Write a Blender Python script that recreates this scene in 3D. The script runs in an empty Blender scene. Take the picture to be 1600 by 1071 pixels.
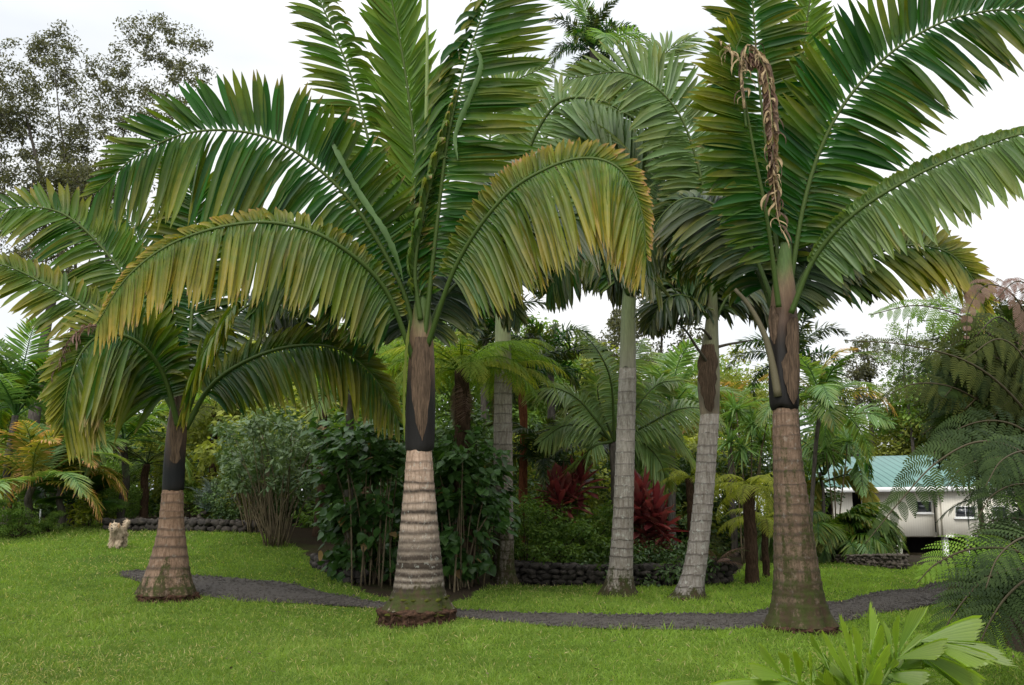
import bpy, math, random
import numpy as np

RS = np.random.RandomState(11)
random.seed(5)
scene = bpy.context.scene
COL = scene.collection
R = math.radians

# ------------------------------------------------------------------ camera model
F_PX, W_PX, H_PX = 1500.0, 1600.0, 1071.0
CAM = np.array([0.0, 0.0, 1.5])
PITCH = math.atan((780 - H_PX / 2) / F_PX)


def ray(px, py):
    u = (px - W_PX / 2) / F_PX
    v = (H_PX / 2 - py) / F_PX
    return np.array([u, math.cos(PITCH) - v * math.sin(PITCH), math.sin(PITCH) + v * math.cos(PITCH)])


def at(px, py, Y):
    d = ray(px, py)
    return CAM + d * (Y / d[1])


def sm(a, b, x):
    t = np.clip((np.asarray(x, float) - a) / (b - a), 0, 1)
    return t * t * (3 - 2 * t)


def hgt(x, y):
    """height of the ground"""
    x = np.asarray(x, float); y = np.asarray(y, float)
    left = 0.95 * sm(10.5, 28, y) * (1 - sm(-5.0, 0.5, x - 0.0 * y))
    drop = -2.95 * sm(25.5, 44, y) * sm(6.0, 12.0, x)
    roll = 0.035 * np.sin(x * 0.9 + 0.4) * np.sin(y * 0.55 + 1.0) + 0.02 * np.sin(x * 2.1 + y * 1.3)
    return left + drop + roll * sm(2, 10, y)


def ground_at(px, py):
    d = ray(px, py)
    if d[2] > -1e-4: return None
    t0 = 2.0
    prev = 2.0
    for t in np.arange(2.0, 120.0, 0.05):
        p = CAM + d * t
        if p[2] <= hgt(p[0], p[1]):
            p[2] = hgt(p[0], p[1])
            return p
    p = CAM + d * 120
    return p


def on_ground(px, Y):
    """point on the ground below/above the column px at depth Y"""
    x = CAM[0] + (px - W_PX / 2) / F_PX * Y * 1.0
    # column x depends only slightly on height: solve once
    for py in (780, ):
        d = ray(px, py); x = d[0] * Y / d[1]
    return np.array([x, Y, float(hgt(x, Y))])


# ------------------------------------------------------------------ mesh building
class MB:
    def __init__(s):
        s.v = []; s.c = []; s.q = []; s.t = []; s.mq = []; s.mt = []; s.n = 0

    def add(s, v, q=None, t=None, c=None, m=0):
        v = np.asarray(v, np.float32).reshape(-1, 3)
        if c is None: c = (0.5, 0.5, 0.0, 0.0)
        c = np.asarray(c, np.float32)
        if c.ndim == 1: c = np.tile(c, (len(v), 1))
        s.v.append(v); s.c.append(c)
        if q is not None and len(q):
            q = np.asarray(q, np.int32).reshape(-1, 4) + s.n
            s.q.append(q); s.mq.append(np.full(len(q), m, np.int32))
        if t is not None and len(t):
            t = np.asarray(t, np.int32).reshape(-1, 3) + s.n
            s.t.append(t); s.mt.append(np.full(len(t), m, np.int32))
        s.n += len(v)

    def mesh(s, name, mats, smooth=True, origin=(0, 0, 0)):
        me = bpy.data.meshes.new(name)
        v = np.concatenate(s.v) - np.asarray(origin, np.float32)
        c = np.concatenate(s.c)
        q = np.concatenate(s.q) if s.q else np.zeros((0, 4), np.int32)
        t = np.concatenate(s.t) if s.t else np.zeros((0, 3), np.int32)
        me.vertices.add(len(v)); me.vertices.foreach_set('co', v.astype(np.float32).ravel())
        nl = q.size + t.size
        me.loops.add(nl)
        me.loops.foreach_set('vertex_index', np.concatenate([q.ravel(), t.ravel()]).astype(np.int32))
        npoly = len(q) + len(t)
        me.polygons.add(npoly)
        st = np.concatenate([np.arange(len(q)) * 4, q.size + np.arange(len(t)) * 3]).astype(np.int32)
        me.polygons.foreach_set('loop_start', st)
        mi = np.concatenate((s.mq if s.mq else []) + (s.mt if s.mt else []) or [np.zeros(0, np.int32)])
        mats = mats if isinstance(mats, (list, tuple)) else [mats]
        for m in mats: me.materials.append(m)
        me.polygons.foreach_set('material_index', mi.astype(np.int32))
        me.update(calc_edges=True)
        a = me.color_attributes.new('Col', 'FLOAT_COLOR', 'POINT')
        a.data.foreach_set('color', c.astype(np.float32).ravel())
        if smooth: me.polygons.foreach_set('use_smooth', np.ones(npoly, bool))
        me.validate()
        return me

    def obj(s, name, mats, parent=None, smooth=True, origin=None):
        if origin is None: origin = WORLD_LOC.get(parent.name, (0, 0, 0)) if parent is not None else (0, 0, 0)
        me = s.mesh(name, mats, smooth, origin)
        return link(name, me, parent, None if parent is not None else origin)


WORLD_LOC = {}


def link(name, me, parent=None, loc=None):
    o = bpy.data.objects.new(name, me); COL.objects.link(o)
    if parent is not None: o.parent = parent
    if loc is not None: o.location = [float(a) for a in loc]
    if loc is not None or parent is not None:
        WORLD_LOC[o.name] = tuple(loc) if loc is not None else WORLD_LOC.get(parent.name, (0, 0, 0))
    return o


def tag(o, label=None, cat=None, group=None, kind=None):
    if label: o['label'] = label
    if cat: o['category'] = cat
    if group: o['group'] = group
    if kind: o['kind'] = kind
    return o


def thing(name, label, cat, loc, group=None):
    o = bpy.data.objects.new(name, None); COL.objects.link(o)
    o.empty_display_size = 0.2
    o.location = [float(a) for a in loc]; WORLD_LOC[o.name] = tuple(float(a) for a in loc)
    return tag(o, label, cat, group)


def nrm(a):
    return a / np.maximum(np.linalg.norm(a, axis=-1, keepdims=True), 1e-9)


def spline(pts, n):
    """Catmull-Rom through pts, resampled to n points evenly by length"""
    p = np.asarray(pts, float)
    p = np.vstack([2 * p[0] - p[1], p, 2 * p[-1] - p[-2]])
    out = []
    for i in range(1, len(p) - 2):
        t = np.linspace(0, 1, 24, endpoint=False)[:, None]
        a, b, c, d = p[i - 1], p[i], p[i + 1], p[i + 2]
        out.append(0.5 * (2 * b + (c - a) * t + (2 * a - 5 * b + 4 * c - d) * t ** 2 + (3 * b - a - 3 * c + d) * t ** 3))
    out.append(p[-2][None])
    o = np.vstack(out)
    s = np.concatenate([[0], np.cumsum(np.linalg.norm(np.diff(o, axis=0), axis=1))])
    tt = np.linspace(0, s[-1], n)
    return np.stack([np.interp(tt, s, o[:, k]) for k in range(o.shape[1])], 1)


def tube(mb, pts, rad, segs=8, c=(0.5, 0.5, 0, 0), m=0, cap=True):
    p = np.asarray(pts, float); n = len(p)
    rad = np.broadcast_to(np.asarray(rad, float), (n,))
    T = nrm(np.gradient(p, axis=0))
    ref = np.array([0.31, 0.9, 0.17]) if abs(T[0][1]) < 0.9 else np.array([1.0, 0.1, 0.1])
    A = nrm(np.cross(T, ref)); B = np.cross(T, A)
    a = np.arange(segs) / segs * 2 * np.pi
    v = p[:, None] + rad[:, None, None] * (np.cos(a)[None, :, None] * A[:, None] + np.sin(a)[None, :, None] * B[:, None])
    i = np.arange(n - 1)[:, None] * segs; j = np.arange(segs)[None]; k = (j + 1) % segs
    q = np.stack([i + j, i + k, i + segs + k, i + segs + j], -1).reshape(-1, 4)
    c = np.asarray(c, float)
    cc = np.repeat(c, segs, 0) if c.ndim == 2 else c
    v = v.reshape(-1, 3)
    t = []
    if cap and segs >= 3:
        v = np.vstack([v, p[-1:], p[:1]])
        if cc.ndim == 2: cc = np.vstack([cc, cc[-1:], cc[:1]])
        e = (n - 1) * segs
        t = [[e + jj, e + (jj + 1) % segs, n * segs] for jj in range(segs)]
        t += [[(jj + 1) % segs, jj, n * segs + 1] for jj in range(segs)]
    mb.add(v, q, t, cc, m)


PALM_PROF = (np.array([0, .06, .2, .45, .7, .88, 1.0]), np.array([.22, .5, .92, 1.0, .85, .5, .04]))
OVATE = (np.array([0, .1, .3, .5, .75, 1.0]), np.array([.1, .7, 1.0, .9, .5, .02]))
STRAP = (np.array([0, .1, .5, .8, 1.0]), np.array([.5, .8, 1.0, .7, .02]))


def leaflets(mb, b, d, n, L, w, droop=0.0, rnd=None, yel=0.0, tip=0.0, S=5, prof=PALM_PROF, fold=0.25, m=0, dpow=1.0, wav=0.0):
    """many strip leaves at once: base b, direction d, upper normal n"""
    b = np.asarray(b, float); N = len(b)
    if N == 0: return
    d = nrm(np.asarray(d, float)); n = nrm(np.broadcast_to(np.asarray(n, float), (N, 3)))
    f = lambda a: np.broadcast_to(np.asarray(a, float), (N,))
    L, w, droop, yel, tip = f(L), f(w), f(droop), f(yel), f(tip)
    rnd = RS.rand(N) if rnd is None else f(rnd)
    ts = np.linspace(0, 1, S + 1)
    down = np.array([0, 0, -1.0])
    dk = d[:, None] + down * (droop[:, None, None] * (ts[None, :, None] ** dpow))
    if wav: dk = dk + RS.randn(N, 1, 3) * wav * ts[None, :, None] ** 2 + RS.randn(N, 1, 3) * wav * .6 * np.sin(ts[None, :, None] * 5)
    dk = nrm(dk)
    step = (0.5 * (dk[:, 1:] + dk[:, :-1])) * (L / S)[:, None, None]
    p = np.concatenate([b[:, None], b[:, None] + np.cumsum(step, 1)], 1)
    s = nrm(np.cross(dk, n[:, None] + 0 * dk) + 1e-6)
    nn = np.cross(s, dk)
    wp = np.interp(ts, *prof)[None, :, None] * w[:, None, None] * 0.5
    if fold > 0:
        cols = [p + s * wp, p - nn * wp * fold * 2, p - s * wp]
    else:
        cols = [p + s * wp, p - s * wp]
    C = len(cols)
    v = np.stack(cols, 2)  # N,S+1,C,3
    base = (np.arange(N) * (S + 1) * C)[:, None, None]
    i = (np.arange(S) * C)[None, :, None]; j = np.arange(C - 1)[None, None]
    a = base + i + j
    q = np.stack([a, a + 1, a + C + 1, a + C], -1).reshape(-1, 4)
    c = np.zeros((N, S + 1, C, 4))
    c[..., 0] = rnd[:, None, None]; c[..., 1] = ts[None, :, None]
    c[..., 2] = yel[:, None, None]; c[..., 3] = tip[:, None, None]
    mb.add(v, q, None, c.reshape(-1, 4), m)


# ------------------------------------------------------------------ materials
def new_mat(name):
    m = bpy.data.materials.new(name); m.use_nodes = True
    nt = m.node_tree; nt.nodes.clear()
    out = nt.nodes.new('ShaderNodeOutputMaterial')
    return m, nt, out


class NG:
    """small helper for writing node graphs"""
    def __init__(s, nt): s.nt = nt

    def n(s, t, **k):
        x = s.nt.nodes.new(t)
        for a, b in k.items(): setattr(x, a, b)
        return x

    def lk(s, a, b): s.nt.links.new(a, b)

    def val(s, sock, v):
        if isinstance(v, bpy.types.NodeSocket): s.lk(v, sock)
        else: sock.default_value = v

    def math(s, op, a, b=0.0, clamp=False):
        x = s.n('ShaderNodeMath', operation=op, use_clamp=clamp)
        s.val(x.inputs[0], a); s.val(x.inputs[1], b)
        return x.outputs[0]

    def mix(s, f, a, b, mode='MIX'):
        x = s.n('ShaderNodeMix', data_type='RGBA', blend_type=mode)
        s.val(x.inputs[0], f)
        s.val(x.inputs[6], a if isinstance(a, bpy.types.NodeSocket) else (*a, 1))
        s.val(x.inputs[7], b if isinstance(b, bpy.types.NodeSocket) else (*b, 1))
        return x.outputs[2]

    def noise(s, scale, detail=4, rough=0.55, vec=None, mapscale=None, dist=0.0):
        x = s.n('ShaderNodeTexNoise')
        x.inputs['Scale'].default_value = scale; x.inputs['Detail'].default_value = detail
        x.inputs['Roughness'].default_value = rough; x.inputs['Distortion'].default_value = dist
        if vec is None: vec = s.n('ShaderNodeTexCoord').outputs['Object']
        if mapscale is not None:
            mp = s.n('ShaderNodeMapping'); mp.inputs['Scale'].default_value = mapscale
            s.lk(vec, mp.inputs[0]); vec = mp.outputs[0]
        s.lk(vec, x.inputs['Vector'])
        return x.outputs['Fac']

    def ramp(s, f, a, b):
        x = s.n('ShaderNodeMapRange'); x.clamp = True
        s.val(x.inputs[0], f); x.inputs[1].default_value = a; x.inputs[2].default_value = b
        return x.outputs[0]

    def bump(s, h, strength=0.5, dist=0.02):
        x = s.n('ShaderNodeBump'); x.inputs['Strength'].default_value = strength; x.inputs['Distance'].default_value = dist
        s.lk(h, x.inputs['Height']); return x.outputs[0]

    def attr(s, name='Col'):
        x = s.n('ShaderNodeAttribute', attribute_name=name)
        sp = s.n('ShaderNodeSeparateColor'); s.lk(x.outputs['Color'], sp.inputs[0])
        return x.outputs['Color'], sp.outputs[0], sp.outputs[1], sp.outputs[2], x.outputs['Alpha']

    def bsdf(s, col, rough=0.6, spec=0.3, normal=None, metal=0.0):
        x = s.n('ShaderNodeBsdfPrincipled')
        s.val(x.inputs['Base Color'], col if isinstance(col, bpy.types.NodeSocket) else (*col, 1))
        s.val(x.inputs['Roughness'], rough); s.val(x.inputs['Specular IOR Level'], spec)
        x.inputs['Metallic'].default_value = metal
        if normal is not None: s.lk(normal, x.inputs['Normal'])
        return x.outputs[0]


def leaf_mat(name, dark, light, yellow=(0.26, 0.22, 0.025), brown=(0.17, 0.11, 0.045), rough=0.38, transl=0.35, spec=0.45, tcol=(1.5, 1.5, 0.6), hang=0.0):
    m, nt, out = new_mat(name); g = NG(nt)
    _, r, t, y, a = g.attr()
    base = g.mix(r, dark, light)
    nz = g.noise(1.7, 3)
    base = g.mix(g.ramp(nz, .3, .75), base, g.mix(0.5, base, (*[c * 0.45 for c in dark],)))
    # yellowing runs from the edge inward, browning from the tip
    nz2 = g.noise(9.0, 3)
    yf = g.math('MULTIPLY', y, g.ramp(g.math('ADD', t, g.math('MULTIPLY', g.math('SUBTRACT', nz2, .5), .9)), -0.1, 0.85), True)
    base = g.mix(yf, base, yellow)
    lim = g.math('SUBTRACT', 1.0, a)
    bf = g.math('MULTIPLY', g.math('SUBTRACT', g.math('ADD', t, g.math('MULTIPLY', g.math('SUBTRACT', nz2, .5), .35)), lim), 6.0, True)
    bf = g.math('MULTIPLY', bf, g.ramp(a, 0.01, 0.06))
    base = g.mix(bf, base, g.mix(nz2, brown, [min(1, c * 1.9) for c in brown]))
    p = g.bsdf(base, rough, spec)
    tr = g.n('ShaderNodeBsdfTranslucent')
    g.lk(g.mix(1.0, base, tcol, 'MULTIPLY'), tr.inputs[0])
    mx = g.n('ShaderNodeMixShader'); mx.inputs[0].default_value = transl
    g.lk(p, mx.inputs[1]); g.lk(tr.outputs[0], mx.inputs[2]); g.lk(mx.outputs[0], out.inputs[0])
    return m


def vcol_mat(name, rough=0.6, spec=0.3, nscale=(14, 14, 2.5), var=0.45, bump=0.3, nsc=3.0):
    """colour from the mesh attribute, broken up by streaky noise"""
    m, nt, out = new_mat(name); g = NG(nt)
    c, *_ = g.attr()
    nz = g.noise(nsc, 6, 0.65, mapscale=nscale)
    k = g.ramp(nz, .25, .75)
    c2 = g.mix(k, g.mix(1.0, c, (1 - var, 1 - var, 1 - var), 'MULTIPLY'), c)
    g.lk(g.bsdf(c2, rough, spec, g.bump(nz, bump, 0.02)), out.inputs[0])
    return m


def plain_mat(name, a, b, scale=6.0, rough=0.7, spec=0.25, bump=0.3, mapscale=None, dist=0.02, metal=0.0):
    m, nt, out = new_mat(name); g = NG(nt)
    nz = g.noise(scale, 6, 0.6, mapscale=mapscale)
    g.lk(g.bsdf(g.mix(g.ramp(nz, .3, .7), a, b), rough, spec, g.bump(nz, bump, dist), metal), out.inputs[0])
    return m


def trunk_mat(name, low, top, ring=(0.03, 0.022, 0.016), moss=(0.045, 0.055, 0.012), lichen=0.0, mossamt=1.0, ringfade=.4, ringk=.38):
    m, nt, out = new_mat(name); g = NG(nt)
    _, r, t, b, a = g.attr()
    base = g.mix(t, low, top)
    st = g.noise(2.2, 6, 0.7, mapscale=(16, 16, 2.2))
    fine = g.noise(30, 5, 0.7)
    big = g.noise(3.5, 4, 0.6)
    base = g.mix(g.ramp(st, .32, .62), g.mix(1.0, base, (.42, .38, .34), 'MULTIPLY'), base)
    base = g.mix(g.math('MULTIPLY', g.ramp(fine, .45, .75), .45), base, g.mix(1.0, base, (.45, .42, .4), 'MULTIPLY'))
    r = g.math('MULTIPLY', r, g.math('SUBTRACT', 1.0, g.math('MULTIPLY', t, ringfade)))
    rr = g.math('MULTIPLY', r, g.ramp(g.math('ADD', st, g.math('MULTIPLY', fine, .4)), .35, .75), True)
    base = g.mix(g.math('MULTIPLY', g.math('ADD', rr, g.math('MULTIPLY', r, ringk)), 0.97, True), base, ring)
    if lichen:
        li = g.ramp(g.noise(16, 3, .6), 0.60, 0.66)
        base = g.mix(g.math('MULTIPLY', li, lichen), base, (.42, .43, .38))
    run = g.noise(1.6, 5, .65, mapscale=(7, 7, 1.1))
    mm = g.math('ADD', g.math('MULTIPLY', b, 1.0), g.math('MULTIPLY', g.math('MULTIPLY', r, b), .35))
    mm = g.math('ADD', mm, g.math('MULTIPLY', g.math('SUBTRACT', run, .5), 2.3))
    mm = g.math('ADD', mm, g.math('MULTIPLY', g.math('SUBTRACT', fine, .5), 1.3))
    mf = g.math('MULTIPLY', g.ramp(mm, .34, .72), g.ramp(b, 0.0, 0.12))
    mc = g.mix(fine, moss, [c * 0.35 for c in moss])
    mc = g.mix(g.ramp(g.noise(8, 5, .7), .42, .62), mc, (.042, .028, .016))
    base = g.mix(g.math('MULTIPLY', mf, mossamt, True), base, mc)
    h = g.math('ADD', g.math('MULTIPLY', st, .6), g.math('MULTIPLY', fine, .4))
    g.lk(g.bsdf(base, 0.85, 0.15, g.bump(h, 0.7, 0.02)), out.inputs[0])
    return m


M = {}
M['palm'] = leaf_mat('palm_leaf_green', (.005, .040, .004), (.030, .115, .011), yellow=(.32, .25, .02), rough=.42, spec=.22, transl=.34, tcol=(1.3, 1.7, .5))
M['palm_mid'] = leaf_mat('palm_leaf_olive', (.018, .066, .006), (.075, .155, .016), yellow=(.34, .22, .025), brown=(.20, .11, .045), rough=.42, spec=.24, transl=.36, tcol=(1.35, 1.55, .5))
M['palm_grey'] = leaf_mat('palm_leaf_grey_green', (.055, .115, .028), (.135, .22, .065), rough=.42, spec=.35, transl=.38)
M['palm_light'] = leaf_mat('palm_leaf_fresh_backlit', (.060, .140, .012), (.125, .230, .028), rough=.45, spec=.25, transl=.45)
M['palm_far'] = leaf_mat('palm_leaf_distant', (0.0706, 0.1646, 0.0439), (0.1960, 0.3371, 0.1098), rough=.4, spec=.35, transl=.42)
M['palm_pale'] = leaf_mat('palm_leaf_pale', (0.0935, 0.1815, 0.0495), (0.2200, 0.3410, 0.1210), rough=.4, spec=.4, transl=.42)
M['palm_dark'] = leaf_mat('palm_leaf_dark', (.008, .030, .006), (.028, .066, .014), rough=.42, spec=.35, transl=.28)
M['palm_gold'] = leaf_mat('palm_leaf_golden', (.085, .125, .015), (.20, .22, .03), yellow=(.36, .25, .05), brown=(.30, .16, .07), rough=.5, spec=.2, transl=.4)
M['fern'] = leaf_mat('fern_leaf', (0.0878, 0.1688, 0.0162), (0.2025, 0.3172, 0.0432), rough=.65, spec=.12, transl=.42)
M['fern_yellow'] = leaf_mat('fern_leaf_yellow', (0.2040, 0.2400, 0.0264), (0.3840, 0.3960, 0.0600), rough=.65, spec=.12, transl=.42)
M['fern_dark'] = leaf_mat('fern_leaf_dark', (.013, .026, .006), (.046, .074, .018), rough=.6, spec=.10, transl=.28)
M['fern_olive'] = leaf_mat('fern_leaf_olive', (.022, .032, .007), (.075, .085, .018), rough=.7, spec=.08, transl=.32)
M['fern_dead'] = leaf_mat('fern_leaf_dead', (.12, .065, .05), (.26, .17, .14), rough=.8, spec=.1, transl=.3)
M['tree_leaf'] = leaf_mat('broad_leaf', (0.0696, 0.1478, 0.0244), (0.2088, 0.3132, 0.0592), rough=.5, spec=.25, transl=.42)
M['tree_olive'] = leaf_mat('olive_leaf', (0.1337, 0.1708, 0.0267), (0.3267, 0.3489, 0.0743), rough=.55, spec=.2, transl=.45)
M['ohia'] = leaf_mat('grey_small_leaf', (.034, .040, .024), (.115, .122, .072), rough=.5, transl=.38, spec=.25)
M['shrub_dark'] = leaf_mat('shrub_leaf_dark', (0.0235, 0.0605, 0.0168), (0.0874, 0.1512, 0.0403), rough=.45, spec=.3, transl=.32)
M['shrub_grey'] = leaf_mat('shrub_leaf_grey', (0.0520, 0.0975, 0.0364), (0.1625, 0.2275, 0.1105), rough=.45, transl=.3, spec=.35)
M['shrub_big'] = leaf_mat('big_heart_leaf', (.016, .052, .010), (.062, .140, .030), rough=.42, transl=.28, spec=.3)
M['ti_red'] = leaf_mat('ti_leaf_red', (.055, .008, .012), (.19, .030, .035), yellow=(.45, .20, .14), brown=(.3, .16, .09), rough=.38, spec=.35, transl=.35, tcol=(1.4, .7, .7))
M['croton'] = leaf_mat('croton_leaf', (.10, .17, .01), (.36, .36, .02), rough=.4, transl=.4)
M['fishtail'] = leaf_mat('fishtail_leaf', (.065, .170, .008), (.22, .36, .035), rough=.34, transl=.42, spec=.35)
M['silver'] = leaf_mat('silver_leaf', (.10, .15, .14), (.22, .28, .26), rough=.5, transl=.2)
M['grass'] = leaf_mat('grass_blade', (.045, .108, .012), (.245, .375, .055), yellow=(.40, .38, .14), brown=(.28, .23, .12), rough=.6, transl=.45, spec=.15)
M['stalk'] = vcol_mat('leaf_stalk', 0.55, 0.15, (30, 30, 30), .25, .15)
M['shaft'] = vcol_mat('crown_shaft', 0.5, 0.16, (22, 22, 1.6), .5, .3)
M['dry'] = plain_mat('dry_sheath', (.024, .017, .012), (.115, .076, .050), 5, .85, .08, .7, (16, 16, 1.3))
M['drystrip'] = plain_mat('dried_strip', (.14, .09, .045), (.34, .26, .15), 12, .8, .1, .4)
M['bark_grey'] = plain_mat('bark_grey', (.028, .024, .020), (.095, .082, .068), 6, .9, .1, .8, (3, 3, .8))
M['bark_dark'] = plain_mat('bark_dark', (.020, .015, .011), (.07, .052, .038), 8, .95, .05, .9, (2, 2, .8))
M['bark_red'] = plain_mat('bark_red_fibre', (.06, .022, .012), (.20, .075, .035), 14, .95, .05, 1.0, (3, 3, .6))
M['fibre'] = plain_mat('fern_trunk_fibre', (.018, .012, .008), (.075, .045, .028), 16, 1.0, .05, 1.0, (2, 2, .7), .04)
M['twig'] = plain_mat('pale_stem', (.045, .035, .02), (.14, .11, .065), 6, .8, .15, .4)
M['root'] = plain_mat('root_mass', (.020, .012, .008), (.085, .045, .028), 22, .95, .1, 1.0, None, .05)
M['moss'] = plain_mat('moss', (.018, .018, .006), (.075, .085, .012), 14, .95, .05, 1.0, None, .04)
M['lava'] = plain_mat('lava_stone', (.010, .009, .008), (.055, .046, .038), 7, .9, .2, 1.0, None, .04)
M['lava_grey'] = plain_mat('weathered_lava', (.03, .026, .022), (.12, .10, .08), 7, .9, .15, 1.0, None, .04)
M['pole'] = plain_mat('white_plastic', (.55, .55, .52), (.7, .7, .68), 8, .5, .3, .1)

# ------------------------------------------------------------------ plants
LPROF = (np.array([0, .12, .35, .65, .85, 1.0]), np.array([.55, .8, 1.0, .92, .66, .34]))


def frond3d(ml, ms, ctrl, F, n=52, Lr=1.0, Ll=1.0, w=0.09, start=0.14, ang=(72, 62, 28), droop=(0.5, 0.5), lift=0.12,
            yel=(0.1, 0.2), tip=(0.06, 0.06), r0=0.035, lprof=LPROF, S=6, fold=0.40, rnd=(0.0, 1.0), plume=0.0, stalk_col=(.045, .075, .015),
            jitter=2.6, side_tip=None, missing=0.0):
    """pinnate palm leaf. Lr: leaflets on the right when looking along the leaf with F towards the eye; yel/tip run from base to end"""
    P = spline(ctrl, 80)
    T = nrm(np.gradient(P, axis=0))
    s = np.linspace(0, 1, 80)
    F = nrm(np.asarray(F, float))
    A = nrm(np.cross(T, np.broadcast_to(F, T.shape)) + 1e-6)
    N = np.cross(A, T)
    # stalk
    rr = r0 * (1 - 0.86 * s ** 0.8) + 0.002
    ca = np.array(stalk_col); cb = np.array([.065, .085, .018])
    sc = np.concatenate([ca + (cb - ca) * s[:, None] * .7, np.zeros((80, 1))], 1)
    tube(ms, P, rr, 7, sc)
    for side in (1, -1):
        L0 = Lr if side == 1 else Ll
        if L0 <= 0: continue
        q = np.linspace(start, 0.995, n) + RS.randn(n) * 0.14 / n
        q = np.clip(q, 0, 1)
        if missing: q = q[RS.rand(len(q)) > missing]
        k = (q - start) / (1 - start); k = np.clip(k, 0, 1)
        ip = lambda a: np.stack([np.interp(q, s, a[:, j]) for j in range(3)], 1)
        b, t, a_, nn = ip(P), nrm(ip(T)), nrm(ip(A)), nrm(ip(N))
        an = np.radians(np.interp(k, [0, .5, 1], ang) + RS.randn(len(q)) * jitter)
        lift_ = lift + RS.randn(len(q)) * 0.045
        if plume:
            ph = RS.uniform(-1, 1, len(q)) * plume
            lat = a_ * side * np.cos(ph)[:, None] + nn * np.sin(ph)[:, None]
        else:
            lat = a_ * side + nn * lift_[:, None]
        d = nrm(lat) * np.sin(an)[:, None] + t * np.cos(an)[:, None]
        L = L0 * np.interp(k, *lprof) * RS.uniform(.9, 1.08, len(q))
        dr = droop[0] if side == 1 else droop[1]
        drv = np.maximum(0, dr * RS.uniform(.75, 1.3, len(q)))
        yl = np.clip(np.interp(k, [0, 1], yel) + RS.randn(len(q)) * .12, 0, 1)
        tp_ = tip if side_tip is None or side == 1 else side_tip
        tp = np.clip(np.interp(k, [0, 1], tp_) * RS.uniform(.3, 1.8, len(q)), 0, 2)
        rn = np.clip(RS.uniform(rnd[0], rnd[1], len(q)), 0, 1)
        odd = RS.rand(len(q)) < .10
        drv = np.where(odd, drv * RS.uniform(1.2, 2.6, len(q)) + .15, drv); L = np.where(RS.rand(len(q)) < .06, L * RS.uniform(.6, .9, len(q)), L)
        nv = nn + RS.randn(len(q), 3) * (0.08 + .3 * odd[:, None])
        leaflets(ml, b, d, nv, L, w * RS.uniform(.85, 1.15, len(q)) * np.interp(k, [0, .7, 1], [1, 1, .55]), drv, rn, yl, tp, S, fold=fold, wav=.10, dpow=.75)


def frond(parent, Y0, pts, F=(0, -1, 0), Lr=120, Ll=120, w=13, mat='palm', label=None, r0=4.5, name='frond', **k):
    """a leaf laid out by its midrib; lengths given in photo pixels at the palm's distance"""
    m = Y0 / F_PX
    c = [at(p[0], p[1], Y0 + (p[2] if len(p) > 2 else 0)) for p in pts]
    ml, ms = MB(), MB()
    k['n'] = int(k.get('n', 52) * 1.22); w = w * .92
    frond3d(ml, ms, c, F, Lr=Lr * m, Ll=Ll * m, w=w * m, r0=r0 * m, **k)
    o = ml.obj(name, M[mat], parent)
    ms.obj('stalk', M['stalk'], o, origin=WORLD_LOC[parent.name])
    if label: o['label'] = label
    return o


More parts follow.
